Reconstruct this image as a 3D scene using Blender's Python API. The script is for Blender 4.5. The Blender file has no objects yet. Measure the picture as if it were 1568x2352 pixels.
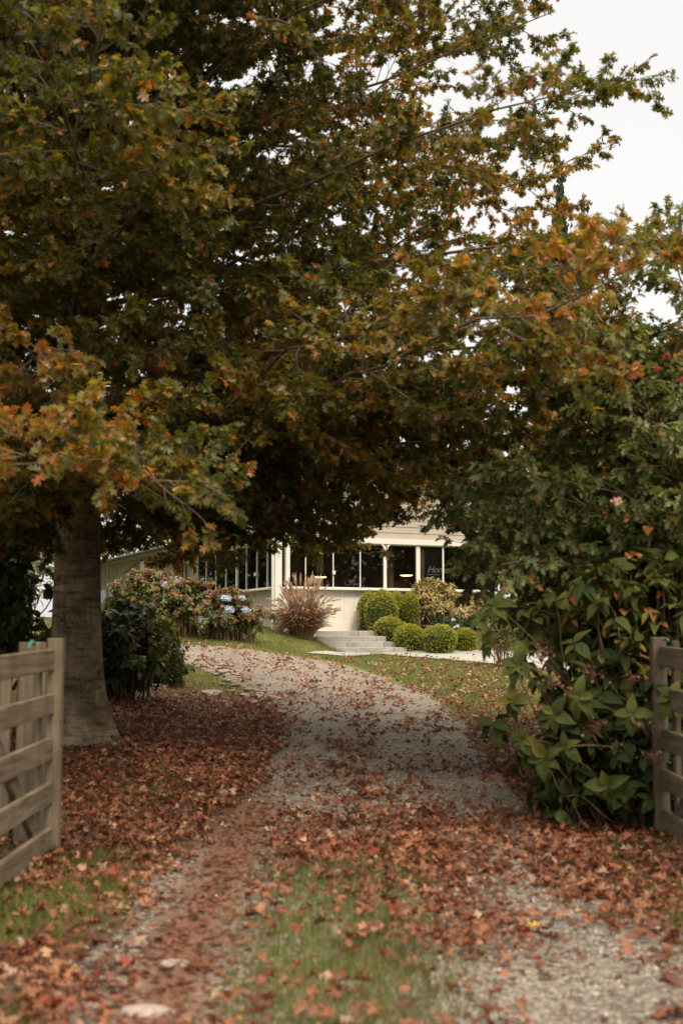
import bpy, bmesh, math, random
import numpy as np
from mathutils import Vector, Matrix

rng = np.random.default_rng(7)
random.seed(7)
scene = bpy.context.scene
COL = scene.collection
PI = math.pi
R = math.radians

# ------------------------------------------------------------------ camera frame (used to survey the place)
CAM_H = 1.45
LENS = 50.0
PITCH = math.atan((1490 - 1176) / 3267.0)
FPX = 3267.0


def at(px, py, d):
    """world point seen at (px,py) of a 1568 x 2352 survey picture, at distance d along +y"""
    v = (1176 - py) / FPX
    h = (px - 784) / FPX
    yy = math.cos(PITCH) - math.sin(PITCH) * v
    zz = math.sin(PITCH) + math.cos(PITCH) * v
    k = d / yy
    return np.array([h * k, d, CAM_H + zz * k])


# ------------------------------------------------------------------ numpy noise
_T = rng.random((256, 256))


def vnoise(x, y):
    x = np.asarray(x, float); y = np.asarray(y, float)
    xi = np.floor(x).astype(int); yi = np.floor(y).astype(int)
    fx = x - xi; fy = y - yi
    fx = fx * fx * (3 - 2 * fx); fy = fy * fy * (3 - 2 * fy)
    a = _T[xi & 255, yi & 255]; b = _T[(xi + 1) & 255, yi & 255]
    c = _T[xi & 255, (yi + 1) & 255]; d = _T[(xi + 1) & 255, (yi + 1) & 255]
    return (a * (1 - fx) + b * fx) * (1 - fy) + (c * (1 - fx) + d * fx) * fy


def fbm(x, y, o=3):
    s = 0; a = .5; t = 0
    for i in range(o):
        s = s + a * vnoise(np.asarray(x) * 2 ** i + 17.3 * i, np.asarray(y) * 2 ** i + 5.1 * i); t += a; a *= .5
    return s / t


def sstep(a, b, x):
    t = np.clip((np.asarray(x, float) - a) / (b - a), 0, 1)
    return t * t * (3 - 2 * t)


# ------------------------------------------------------------------ terrain
def G(x, y):
    x = np.asarray(x, float); y = np.asarray(y, float)
    yc = np.clip(y, -30, 46)
    z = .0245 * yc + .028 * np.clip(yc - 10, 0, None)
    tilt = .15 - .45 * sstep(-3, .5, x)
    z = z + tilt * sstep(15, 28, y)
    z = z + .22 * sstep(33, 36.5, y) * (1 - sstep(-.9, .1, x))
    z = z + .50 * sstep(35.8, 38.2, y) * sstep(.6, 1.6, x)
    # wheel ruts and crown of the drive
    near = 1 - sstep(9, 15, y)
    z = z - .035 * near * (np.exp(-((x + .7) / .28) ** 2) + np.exp(-((x - .88) / .30) ** 2))
    z = z + .05 * (fbm(x * .5 + 40, y * .5 + 9, 2) - .5) * sstep(1.3, 2.5, np.abs(x)) * (1 - sstep(20, 34, y))
    return z


def gpt(px, py):
    """where the line of sight through (px,py) meets the ground"""
    lo, hi = 2.0, 60.0
    for d in np.arange(3, 60, .1):
        p = at(px, py, d)
        if p[2] < float(G(p[0], p[1])):
            hi = d; lo = d - .1
            break
    for _ in range(20):
        m = (lo + hi) / 2
        p = at(px, py, m)
        if p[2] < float(G(p[0], p[1])): hi = m
        else: lo = m
    p = at(px, py, hi)
    return np.array([p[0], p[1]])


# ------------------------------------------------------------------ object helpers
def tag(o, label=None, cat=None, group=None, kind=None):
    if label: o['label'] = label
    if cat: o['category'] = cat
    if group: o['group'] = group
    if kind: o['kind'] = kind
    return o


def thing(name, label, cat, loc=(0, 0, 0), rz=0, group=None):
    o = bpy.data.objects.new(name, None)
    o.empty_display_size = .3
    COL.objects.link(o)
    o.location = loc; o.rotation_euler = (0, 0, rz)
    return tag(o, label, cat, group)


def link(name, me, mat, parent=None, loc=None):
    o = bpy.data.objects.new(name, me)
    COL.objects.link(o)
    if mat is not None:
        me.materials.clear(); me.materials.append(mat)
    if parent is not None:
        o.parent = parent
    if loc is not None: o.location = loc
    return o


class Acc:
    """collects vertices / faces / a per-face tint and writes them as one mesh"""
    def __init__(s):
        s.v = []; s.l = []; s.n = []; s.t = []; s.c = 0

    def add(s, V, loops, sizes, tint=None):
        V = np.asarray(V, np.float32).reshape(-1, 3)
        loops = np.asarray(loops, np.int32)
        sizes = np.asarray(sizes, np.int32)
        s.v.append(V); s.l.append(loops + s.c); s.n.append(sizes)
        s.t.append(np.full(len(sizes), .5, np.float32) if tint is None else np.broadcast_to(np.asarray(tint, np.float32), (len(sizes),)))
        s.c += len(V)

    def polys(s, V, F, tint=None):
        s.add(V, [i for f in F for i in f], [len(f) for f in F], tint)

    def mesh(s, name, smooth=False, origin=None):
        V = np.concatenate(s.v); L = np.concatenate(s.l); N = np.concatenate(s.n); T = np.concatenate(s.t)
        if origin is not None:
            V = V - np.asarray(origin, np.float32)
        me = bpy.data.meshes.new(name)
        me.vertices.add(len(V)); me.vertices.foreach_set('co', np.ascontiguousarray(V, np.float32).ravel())
        me.loops.add(len(L)); me.loops.foreach_set('vertex_index', L)
        me.polygons.add(len(N))
        st = np.zeros(len(N), np.int32); st[1:] = np.cumsum(N)[:-1]
        me.polygons.foreach_set('loop_start', st)
        if smooth:
            me.polygons.foreach_set('use_smooth', np.ones(len(N), bool))
        a = me.attributes.new('tint', 'FLOAT', 'FACE'); a.data.foreach_set('value', np.ascontiguousarray(T))
        me.update(calc_edges=True)
        return me

    def obj(s, name, mat, parent=None, smooth=False, origin=None):
        return link(name, s.mesh(name, smooth, origin), mat, parent)


def unit(a):
    return a / np.maximum(np.linalg.norm(a, axis=-1, keepdims=True), 1e-9)


def tube(acc, P, rad, sides=6, tint=.5, cap=False):
    P = np.asarray(P, float); n = len(P)
    rad = np.broadcast_to(np.asarray(rad, float), (n,))
    T = np.gradient(P, axis=0); T = unit(T)
    ref = np.array([0, 0, 1.0]) if abs(T[:, 2]).mean() < .8 else np.array([1.0, 0, 0])
    X = unit(np.cross(T, ref)); Y = np.cross(T, X)
    a = np.arange(sides) * 2 * PI / sides
    V = P[:, None] + rad[:, None, None] * (X[:, None] * np.cos(a)[None, :, None] + Y[:, None] * np.sin(a)[None, :, None])
    i = np.arange(n - 1)[:, None] * sides; j = np.arange(sides)[None]; k = (j + 1) % sides
    F = np.stack([i + j, i + sides + j, i + sides + k, i + k], -1).reshape(-1, 4)
    acc.add(V.reshape(-1, 3), F.ravel(), np.full(len(F), 4), tint)
    if cap:
        acc.add(V[-1], np.arange(sides)[::-1], [sides], tint)
        acc.add(V[0], np.arange(sides), [sides], tint)


def box_bm(bm, c, s, M=None, bev=.004):
    r = bmesh.ops.create_cube(bm, size=1.0)
    vs = r['verts']
    for v in vs:
        v.co = Vector((v.co.x * s[0], v.co.y * s[1], v.co.z * s[2]))
    if bev:
        es = list({e for v in vs for e in v.link_edges})
        rr = bmesh.ops.bevel(bm, geom=es, offset=min(bev, min(s) * .3), segments=1, affect='EDGES', profile=.5)
        vs = list({v for f in rr['faces'] for v in f.verts} | {v for v in vs if v.is_valid})
    T = Matrix.Translation(Vector(c)) @ (M.to_4x4() if M is not None else Matrix.Identity(4))
    bmesh.ops.transform(bm, matrix=T, verts=vs)


def boxes(name, mat, parent, items, bev=.004):
    """items: (center, size[, rotation matrix])"""
    bm = bmesh.new()
    for it in items:
        box_bm(bm, it[0], it[1], it[2] if len(it) > 2 else None, bev)
    me = bpy.data.meshes.new(name); bm.to_mesh(me); bm.free()
    return link(name, me, mat, parent)


# ------------------------------------------------------------------ materials
def newmat(name):
    m = bpy.data.materials.new(name); m.use_nodes = True
    nt = m.node_tree
    for n in list(nt.nodes): nt.nodes.remove(n)
    return m, nt, nt.nodes, nt.links


def ramp(nt, stops):
    r = nt.nodes.new('ShaderNodeValToRGB')
    e = r.color_ramp.elements
    while len(e) > 1: e.remove(e[-1])
    e[0].position = stops[0][0]; e[0].color = (*stops[0][1], 1)
    for p, c in stops[1:]:
        q = e.new(p); q.color = (*c, 1)
    return r


def noise(nt, scale, detail=4, rough=.6, vec=None, dist=0):
    n = nt.nodes.new('ShaderNodeTexNoise')
    n.inputs['Scale'].default_value = scale; n.inputs['Detail'].default_value = detail
    n.inputs['Roughness'].default_value = rough; n.inputs['Distortion'].default_value = dist
    if vec is not None: nt.links.new(vec, n.inputs['Vector'])
    return n


def coords(nt, scale=(1, 1, 1), kind='Object'):
    t = nt.nodes.new('ShaderNodeTexCoord'); mp = nt.nodes.new('ShaderNodeMapping')
    mp.inputs['Scale'].default_value = scale
    nt.links.new(t.outputs[kind], mp.inputs['Vector'])
    return mp.outputs['Vector']


def mixc(nt, fac, a, b, mode='MIX'):
    m = nt.nodes.new('ShaderNodeMix'); m.data_type = 'RGBA'; m.blend_type = mode
    for sock, val in ((m.inputs[0], fac), (m.inputs[6], a), (m.inputs[7], b)):
        if hasattr(val, 'is_linked'): nt.links.new(val, sock)
        elif isinstance(val, (int, float)): sock.default_value = val
        else: sock.default_value = (*val, 1)
    return m.outputs[2]


def bump(nt, h, strength=.4, dist=.02):
    b = nt.nodes.new('ShaderNodeBump'); b.inputs['Strength'].default_value = strength
    b.inputs['Distance'].default_value = dist
    nt.links.new(h, b.inputs['Height'])
    return b.outputs['Normal']


def finish(nt, color, rough=.8, spec=.3, normal=None, transl=0, tcol=None):
    p = nt.nodes.new('ShaderNodeBsdfPrincipled')
    if hasattr(color, 'is_linked'): nt.links.new(color, p.inputs['Base Color'])
    else: p.inputs['Base Color'].default_value = (*color, 1)
    if hasattr(rough, 'is_linked'): nt.links.new(rough, p.inputs['Roughness'])
    else: p.inputs['Roughness'].default_value = rough
    p.inputs['Specular IOR Level'].default_value = spec
    if normal is not None: nt.links.new(normal, p.inputs['Normal'])
    o = nt.nodes.new('ShaderNodeOutputMaterial')
    if transl:
        t = nt.nodes.new('ShaderNodeBsdfTranslucent')
        c = tcol if tcol is not None else color
        if hasattr(c, 'is_linked'): nt.links.new(c, t.inputs['Color'])
        else: t.inputs['Color'].default_value = (*c, 1)
        m = nt.nodes.new('ShaderNodeMixShader'); m.inputs[0].default_value = transl
        nt.links.new(p.outputs[0], m.inputs[1]); nt.links.new(t.outputs[0], m.inputs[2])
        nt.links.new(m.outputs[0], o.inputs['Surface'])
    else:
        nt.links.new(p.outputs[0], o.inputs['Surface'])
    return p


def leaf_mat(name, stops, transl=.35, rough=.45, spec=.4, vary=6.0, tgain=(1.5, 1.45, .7)):
    m, nt, N, L = newmat(name)
    a = N.new('ShaderNodeAttribute'); a.attribute_name = 'tint'
    r = ramp(nt, stops); L.new(a.outputs['Fac'], r.inputs['Fac'])
    n = noise(nt, vary * 4, 2)
    vr = ramp(nt, [(.3, (.72, .72, .72)), (.7, (1.2, 1.2, 1.2))]); L.new(n.outputs['Fac'], vr.inputs['Fac'])
    c = mixc(nt, 1.0, r.outputs['Color'], vr.outputs['Color'], 'MULTIPLY')
    tc = mixc(nt, 1.0, c, tgain, 'MULTIPLY')
    finish(nt, c, rough, spec, transl=transl, tcol=tc)
    return m


def plain_mat(name, col, rough=.7, spec=.3, nscale=8, amt=.25, bumps=.15, bdist=.01, nsc=(1, 1, 1)):
    m, nt, N, L = newmat(name)
    v = coords(nt, nsc)
    n = noise(nt, nscale, 5, .6, v)
    lo = tuple(c * (1 - amt) for c in col); hi = tuple(min(1, c * (1 + amt * .6)) for c in col)
    r = ramp(nt, [(.3, lo), (.7, hi)]); L.new(n.outputs['Fac'], r.inputs['Fac'])
    finish(nt, r.outputs['Color'], rough, spec, bump(nt, n.outputs['Fac'], bumps, bdist))
    return m


M = {}
M['oak_leaf'] = leaf_mat('oak_leaf', [(0, (.056, .068, .016)), (.25, (.112, .112, .022)), (.42, (.180, .155, .027)), (.57, (.25, .165, .030)),
                                      (.70, (.33, .148, .029)), (.83, (.38, .125, .032)), (.93, (.26, .078, .026)), (1, (.48, .33, .19))], .47, .40, .42, tgain=(1.75, 1.55, .65))
M['maple_leaf'] = leaf_mat('maple_leaf', [(0, (.064, .088, .032)), (.4, (.132, .164, .058)), (.7, (.21, .222, .070)), (.88, (.17, .145, .034)), (1, (.25, .10, .04))], .32, .45, .3)
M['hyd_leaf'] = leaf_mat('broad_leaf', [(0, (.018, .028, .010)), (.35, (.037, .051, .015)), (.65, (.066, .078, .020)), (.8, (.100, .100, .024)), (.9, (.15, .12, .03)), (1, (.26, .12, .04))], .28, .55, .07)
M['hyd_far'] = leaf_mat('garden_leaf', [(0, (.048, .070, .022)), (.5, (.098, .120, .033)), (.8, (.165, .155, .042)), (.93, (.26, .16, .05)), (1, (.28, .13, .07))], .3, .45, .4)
M['dark_leaf'] = leaf_mat('dark_leaf', [(0, (.024, .040, .014)), (.5, (.060, .082, .026)), (.85, (.12, .135, .036)), (1, (.24, .16, .03))], .22, .40, .16)
M['box_leaf'] = leaf_mat('boxwood_leaf', [(0, (.12, .135, .018)), (.5, (.26, .265, .034)), (1, (.42, .39, .07))], .3, .45, .4)
M['gold_leaf'] = leaf_mat('golden_leaf', [(0, (.14, .13, .035)), (.35, (.32, .25, .085)), (.7, (.50, .40, .18)), (1, (.62, .50, .28))], .3, .5, .35, tgain=(1.1, 1.05, .8))
M['fern_leaf'] = leaf_mat('fern_leaf', [(0, (.02, .035, .016)), (1, (.06, .085, .035))], .25)
M['conifer'] = leaf_mat('conifer_leaf', [(0, (.022, .040, .014)), (1, (.065, .088, .028))], .15)
M['willow'] = leaf_mat('willow_leaf', [(0, (.10, .115, .05)), (1, (.22, .22, .11))], .3)
M['back_leaf'] = leaf_mat('background_leaf', [(0, (.022, .036, .014)), (.6, (.055, .07, .022)), (1, (.11, .10, .03))], .25)
M['litter'] = leaf_mat('litter_leaf', [(0, (.055, .026, .014)), (.22, (.110, .038, .019)), (.45, (.178, .062, .030)), (.66, (.25, .092, .042)), (.8, (.31, .155, .085)),
                                       (.9, (.38, .25, .16)), (.965, (.22, .035, .018)), (1, (.42, .24, .05))], .18, .55, .35, 10, (1.2, 1.0, .8))
M['grass'] = leaf_mat('grass_blade', [(0, (.060, .072, .016)), (.5, (.110, .138, .030)), (.85, (.165, .172, .05)), (1, (.28, .20, .10))], .3, .5, .3)
M['plume'] = leaf_mat('grass_plume', [(0, (.30, .18, .11)), (.5, (.48, .31, .21)), (1, (.60, .42, .29))], .3, .8, .1, tgain=(1.1, 1, .9))
M['clump'] = leaf_mat('clump_blade', [(0, (.10, .05, .036)), (.5, (.22, .12, .075)), (.8, (.33, .20, .12)), (1, (.42, .30, .17))], .25, .6, .25, tgain=(1.1, 1, .9))
M['blue_head'] = leaf_mat('blue_petal', [(0, (.30, .39, .52)), (.5, (.47, .56, .66)), (1, (.66, .71, .74))], .25, .6, .2, tgain=(1, 1, 1))
M['cream_head'] = leaf_mat('cream_petal', [(0, (.55, .53, .38)), (1, (.80, .77, .62))], .25, .6, .2, tgain=(1, 1, 1))
M['dry_head'] = leaf_mat('dried_petal', [(0, (.14, .062, .042)), (.5, (.26, .130, .090)), (1, (.38, .22, .16))], .25, .7, .2, tgain=(1, 1, 1))
M['dark_dry'] = leaf_mat('dark_dried_petal', [(0, (.05, .03, .018)), (1, (.12, .075, .04))], .25, .7, .2, tgain=(1, 1, 1))
M['pale_dry'] = leaf_mat('pale_dried_petal', [(0, (.13, .06, .045)), (1, (.27, .145, .11))], .25, .7, .2, tgain=(1, 1, 1))
M['rose_red'] = leaf_mat('red_petal', [(0, (.25, .02, .03)), (1, (.40, .05, .06))], .25, .6, .2, tgain=(1, 1, 1))
M['rose_pink'] = leaf_mat('pink_petal', [(0, (.60, .30, .26)), (1, (.80, .55, .48))], .25, .6, .2, tgain=(1, 1, 1))
M['white_petal'] = leaf_mat('white_petal', [(0, (.72, .72, .68)), (1, (.85, .85, .82))], .25, .6, .2, tgain=(1, 1, 1))

M['twig'] = plain_mat('twig_bark', (.145, .108, .078), .85, .2, 14, .4, .4)
M['stem'] = plain_mat('shrub_stem', (.13, .075, .045), .8, .2, 20, .35, .3)
M['dark_core'] = plain_mat('inner_twigs', (.035, .045, .016), .9, .1, 30, .5, .8, .03)


def bark_mat():
    m, nt, N, L = newmat('oak_bark')
    v = coords(nt, (1, 1, 1))
    vh = coords(nt, (3.2, 3.2, 20))
    vv = coords(nt, (26, 26, 3.0))
    n1 = noise(nt, 2.2, 6, .65, v); n2 = noise(nt, 1.0, 4, .6, vh, .4); n3 = noise(nt, 1, 4, .6, vv); n4 = noise(nt, 26, 4, .7, v)
    base = ramp(nt, [(.36, (.085, .056, .034)), (.5, (.205, .146, .094)), (.62, (.37, .29, .195))])
    L.new(n1.outputs['Fac'], base.inputs['Fac'])
    band = ramp(nt, [(.36, (.38, .36, .34)), (.50, (1, 1, 1)), (.62, (1.15, 1.12, 1.05))]); L.new(n2.outputs['Fac'], band.inputs['Fac'])
    c = mixc(nt, .85, base.outputs['Color'], band.outputs['Color'], 'MULTIPLY')
    fi = ramp(nt, [(.3, (.6, .58, .55)), (.6, (1.1, 1.1, 1.1))]); L.new(n3.outputs['Fac'], fi.inputs['Fac'])
    c = mixc(nt, .7, c, fi.outputs['Color'], 'MULTIPLY')
    li = ramp(nt, [(.54, (0, 0, 0)), (.64, (1, 1, 1))]); L.new(n4.outputs['Fac'], li.inputs['Fac'])
    lm = N.new('ShaderNodeMath'); lm.operation = 'MULTIPLY'; lm.inputs[1].default_value = .55; L.new(li.outputs['Color'], lm.inputs[0])
    c = mixc(nt, lm.outputs[0], c, (.26, .245, .19))
    add = N.new('ShaderNodeMath'); add.operation = 'ADD'; L.new(n2.outputs['Fac'], add.inputs[0]); L.new(n3.outputs['Fac'], add.inputs[1])
    finish(nt, c, .9, .2, bump(nt, add.outputs[0], 1.0, .06))
    return m


M['bark'] = bark_mat()


def wood_mat(name, axis, tone=1.0):
    m, nt, N, L = newmat(name)
    sc = [38, 38, 38]; sc[axis] = 1.6
    v = coords(nt, tuple(sc)); v2 = coords(nt, (3, 3, 3))
    n1 = noise(nt, 1, 6, .65, v, .3); n2 = noise(nt, 1.2, 4, .6, v2); n3 = noise(nt, 9, 5, .7, v2)
    a = ramp(nt, [(.28, tuple(x * tone for x in (.085, .062, .042))), (.5, tuple(x * tone for x in (.185, .142, .098))), (.72, tuple(x * tone for x in (.265, .212, .152)))])
    L.new(n1.outputs['Fac'], a.inputs['Fac'])
    b = ramp(nt, [(.3, (.70, .68, .64)), (.65, (1.15, 1.12, 1.05))]); L.new(n2.outputs['Fac'], b.inputs['Fac'])
    c = mixc(nt, .9, a.outputs['Color'], b.outputs['Color'], 'MULTIPLY')
    g = ramp(nt, [(.55, (0, 0, 0)), (.72, (1, 1, 1))]); L.new(n3.outputs['Fac'], g.inputs['Fac'])
    gm = N.new('ShaderNodeMath'); gm.operation = 'MULTIPLY'; gm.inputs[1].default_value = .35; L.new(g.outputs['Color'], gm.inputs[0])
    c = mixc(nt, gm.outputs[0], c, (.115 * tone, .115 * tone, .07 * tone))
    finish(nt, c, .85, .25, bump(nt, n1.outputs['Fac'], .5, .006))
    return m


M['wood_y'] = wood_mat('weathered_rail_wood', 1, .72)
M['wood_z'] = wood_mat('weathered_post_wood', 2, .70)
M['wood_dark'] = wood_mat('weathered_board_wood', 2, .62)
M['wood_y_dark'] = wood_mat('shaded_mossy_rail_wood', 1, .44)  # rail and post: same wood, right gate's shade put into a darker tone
M['wood_z_dark'] = wood_mat('shaded_mossy_post_wood', 2, .44)


def ground_mat():
    m, nt, N, L = newmat('soil_and_turf')
    a = N.new('ShaderNodeAttribute'); a.attribute_name = 'grassy'
    v = coords(nt)
    n1 = noise(nt, 3, 5, .65, v); n2 = noise(nt, 40, 4, .7, v); n3 = noise(nt, .7, 3, .5, v)
    soil = ramp(nt, [(.3, (.055, .032, .020)), (.55, (.11, .062, .036)), (.75, (.16, .10, .065))]); L.new(n2.outputs['Fac'], soil.inputs['Fac'])
    turf = ramp(nt, [(.3, (.080, .085, .022)), (.55, (.135, .135, .040)), (.75, (.21, .19, .075))]); L.new(n1.outputs['Fac'], turf.inputs['Fac'])
    t2 = mixc(nt, .6, turf.outputs['Color'], ramp_from(nt, n2, [(.3, (.6, .6, .6)), (.7, (1.25, 1.25, 1.25))]), 'MULTIPLY')
    c = mixc(nt, a.outputs['Fac'], soil.outputs['Color'], t2)
    finish(nt, c, .95, .1, bump(nt, n2.outputs['Fac'], .7, .03))
    return m


def ramp_from(nt, n, stops):
    r = ramp(nt, stops); nt.links.new(n.outputs['Fac'], r.inputs['Fac'])
    return r.outputs['Color']


def gravel_mat():
    m, nt, N, L = newmat('gravel_surface')
    v = coords(nt)
    vo = N.new('ShaderNodeTexVoronoi'); vo.inputs['Scale'].default_value = 55; L.new(v, vo.inputs['Vector'])
    vo2 = N.new('ShaderNodeTexVoronoi'); vo2.inputs['Scale'].default_value = 120; L.new(v, vo2.inputs['Vector'])
    sep = N.new('ShaderNodeSeparateColor'); L.new(vo.outputs['Color'], sep.inputs[0])
    st = ramp(nt, [(0, (.125, .110, .096)), (.4, (.268, .226, .184)), (.75, (.40, .345, .285)), (1, (.56, .505, .44))]); L.new(sep.outputs[0], st.inputs['Fac'])
    n1 = noise(nt, 1.2, 5, .65, v); n2 = noise(nt, 60, 3, .7, v); n0 = noise(nt, .35, 3, .5, v)
    c = mixc(nt, .7, st.outputs['Color'], ramp_from(nt, n2, [(.3, (.6, .6, .6)), (.7, (1.25, 1.25, 1.25))]), 'MULTIPLY')
    c = mixc(nt, 1, c, ramp_from(nt, n1, [(.3, (.80, .78, .76)), (.7, (1.12, 1.1, 1.08))]), 'MULTIPLY')
    c = mixc(nt, 1, c, ramp_from(nt, n0, [(.35, (.86, .85, .84)), (.7, (1.1, 1.08, 1.05))]), 'MULTIPLY')
    a = N.new('ShaderNodeAttribute'); a.attribute_name = 'mulch'
    n3 = noise(nt, 4, 5, .7, v)
    mm = N.new('ShaderNodeMath'); mm.operation = 'MULTIPLY_ADD'; L.new(n3.outputs['Fac'], mm.inputs[0]); mm.inputs[1].default_value = 2.2; mm.inputs[2].default_value = -1.6
    ad = N.new('ShaderNodeMath'); ad.operation = 'MULTIPLY_ADD'; L.new(a.outputs['Fac'], ad.inputs[0]); ad.inputs[1].default_value = 1.7; L.new(mm.outputs[0], ad.inputs[2]); ad.use_clamp = True
    mul = ramp_from(nt, n2, [(.3, (.15, .070, .043)), (.55, (.25, .125, .078)), (.75, (.34, .20, .14))])
    c = mixc(nt, ad.outputs[0], c, mul)
    ht = N.new('ShaderNodeMath'); ht.operation = 'ADD'; L.new(vo.outputs['Distance'], ht.inputs[0]); L.new(vo2.outputs['Distance'], ht.inputs[1])
    inv = N.new('ShaderNodeMath'); inv.operation = 'MULTIPLY'; inv.inputs[1].default_value = -1; L.new(ht.outputs[0], inv.inputs[0])
    finish(nt, c, .9, .25, bump(nt, inv.outputs[0], .9, .02))
    return m


M['ground'] = ground_mat()
M['gravel'] = gravel_mat()
M['pebble'] = leaf_mat('pebble_stone', [(0, (.13, .113, .094)), (.5, (.27, .235, .195)), (1, (.46, .41, .35))], 0, .8, .3)
M['concrete'] = plain_mat('pale_concrete', (.33, .31, .28), .9, .2, 5, .16, .2)
M['step_stone'] = plain_mat('grey_step_stone', (.34, .315, .285), .9, .2, 4, .28, .3)
M['rock'] = plain_mat('flat_stone', (.33, .26, .215), .9, .2, 9, .4, .5)
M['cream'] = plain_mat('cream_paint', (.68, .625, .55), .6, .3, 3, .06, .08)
M['cream_dim'] = plain_mat('dim_cream_paint', (.40, .345, .28), .7, .3, 3, .10, .1)  # darker version of the cream, on left walls, gable and eave
M['white'] = plain_mat('white_frame_paint', (.66, .62, .56), .45, .4, 4, .05, .05)
M['roof'] = plain_mat('pale_roofing', (.52, .48, .43), .6, .3, 4, .15, .1)
M['gutter'] = plain_mat('dark_gutter_metal', (.07, .062, .055), .5, .4, 6, .2, .1)
M['pipe'] = plain_mat('grey_pipe_paint', (.55, .54, .51), .45, .4, 6, .1, .1)
M['interior'] = plain_mat('brown_interior_wall', (.20, .135, .095), .8, .2, 2, .25, .1)
M['interior_post'] = plain_mat('brown_interior_post', (.36, .25, .18), .7, .3, 3, .2, .1)
M['inner_floor'] = plain_mat('inner_floor_boards', (.2, .14, .10), .6, .3, 3, .25, .1)
M['board'] = plain_mat('black_board', (.02, .02, .018), .5, .4, 5, .2, .1)
M['chalk'] = plain_mat('white_lettering', (.75, .76, .74), .7, .2, 20, .1, .1)
M['pot'] = plain_mat('cream_stoneware', (.62, .57, .50), .8, .3, 10, .2, .2)
M['terracotta'] = plain_mat('terracotta_clay', (.32, .12, .075), .8, .3, 10, .2, .2)
M['teal'] = plain_mat('teal_plastic', (.045, .12, .12), .5, .4, 10, .2, .1)
M['marker_white'] = plain_mat('white_plate', (.85, .85, .84), .4, .4, 10, .04, .02)
M['marker_blue'] = plain_mat('dark_blue_plastic', (.05, .05, .14), .5, .4, 10, .1, .05)
M['rust'] = plain_mat('rusty_iron', (.12, .05, .03), .8, .3, 30, .3, .3)


def glass_mat():
    m, nt, N, L = newmat('window_glass')
    g = N.new('ShaderNodeBsdfGlossy'); g.inputs['Roughness'].default_value = .015; g.inputs['Color'].default_value = (.95, .95, .95, 1)
    t = N.new('ShaderNodeBsdfTransparent'); t.inputs['Color'].default_value = (.90, .88, .85, 1)
    f = N.new('ShaderNodeFresnel'); f.inputs['IOR'].default_value = 1.5
    mx = N.new('ShaderNodeMixShader'); o = N.new('ShaderNodeOutputMaterial')
    L.new(f.outputs[0], mx.inputs[0]); L.new(t.outputs[0], mx.inputs[1]); L.new(g.outputs[0], mx.inputs[2]); L.new(mx.outputs[0], o.inputs[0])
    return m


def glow_mat():
    m, nt, N, L = newmat('lit_lamp')
    e = N.new('ShaderNodeEmission'); e.inputs['Color'].default_value = (1, .80, .52, 1); e.inputs['Strength'].default_value = 3.0
    o = N.new('ShaderNodeOutputMaterial'); L.new(e.outputs[0], o.inputs[0])
    return m


M['glass'] = glass_mat(); M['glow'] = glow_mat()

# ------------------------------------------------------------------ leaf templates


class Tpl:
    def __init__(s, V, F):
        s.V = np.array(V, float); s.loops = np.array([i for f in F for i in f]); s.sizes = np.array([len(f) for f in F])


def lobed(lobes, fold=.25, droop=.3, wave=.06, seed=0):
    """lobes: outline points of one half, split at the sinuses (each ends on the point shared with the next)"""
    r = random.Random(seed)
    V = [(0, 0, 0)]; F = []

    def zz(x, y): return fold * abs(x) - droop * y * y * .5 + wave * math.sin(7 * y + 5 * x + seed)
    mids = [0]; prev_y = 0
    ys = [l[-1][1] for l in lobes[:-1]] + [1.0]
    for y in ys:
        V.append((0, y, zz(0, y))); mids.append(len(V) - 1)
    for sgn in (1, -1):
        last = 0
        for k, l in enumerate(lobes):
            ids = []
            for (x, y) in l:
                if k == len(lobes) - 1 and (x, y) == l[-1]:
                    continue
                xx = x * (1 + r.uniform(-.08, .08)); V.append((sgn * xx, y, zz(x, y))); ids.append(len(V) - 1)
            f = [mids[k]] + ([last] if last else []) + ids + [mids[k + 1]]
            F.append(f if sgn > 0 else f[::-1])
            last = ids[-1]
    # stalk
    return Tpl(V, F)


OAK = [[(.03, .04), (.05, .18), (.25, .16), (.19, .29), (.06, .36)], [(.27, .38), (.42, .54), (.24, .53), (.08, .61)], [(.27, .70), (.31, .86), (.12, .80), (.11, .88), (.03, .97), (0, 1)]]
oak_t = [lobed(OAK, f, d, .05, i) for i, (f, d) in enumerate([(.2, .25), (.45, .5), (.0, .7), (-.25, .2), (.5, .1)])]
lit_t = [lobed(OAK, f, d, w, 10 + i) for i, (f, d, w) in enumerate([(.5, .5, .12), (.9, -.3, .1), (-.6, .5, .14), (.2, .1, .10), (1.1, .7, .1)])]
OAKL = [[(.05, .16), (.30, .20), (.08, .38)], [(.40, .52), (.09, .62)], [(.28, .82), (.08, .86), (0, 1)]]
oakl_t = [lobed(OAKL, f, d, .05, 20 + i) for i, (f, d) in enumerate([(.2, .25), (.45, .5), (-.2, .6)])]
litl_t = [lobed(OAKL, f, d, .12, 30 + i) for i, (f, d) in enumerate([(.6, .4), (-.5, .4), (.9, -.2)])]
STAR = [[(.05, .02), (.30, -.10), (.26, .10), (.10, .16)], [(.48, .28), (.36, .42), (.10, .44)], [(.24, .62), (.18, .80), (0, 1.0)]]
star_t = [lobed(STAR, f, d, .04, 40 + i) for i, (f, d) in enumerate([(.2, .5), (.35, .8), (-.1, .4)])]


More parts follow.
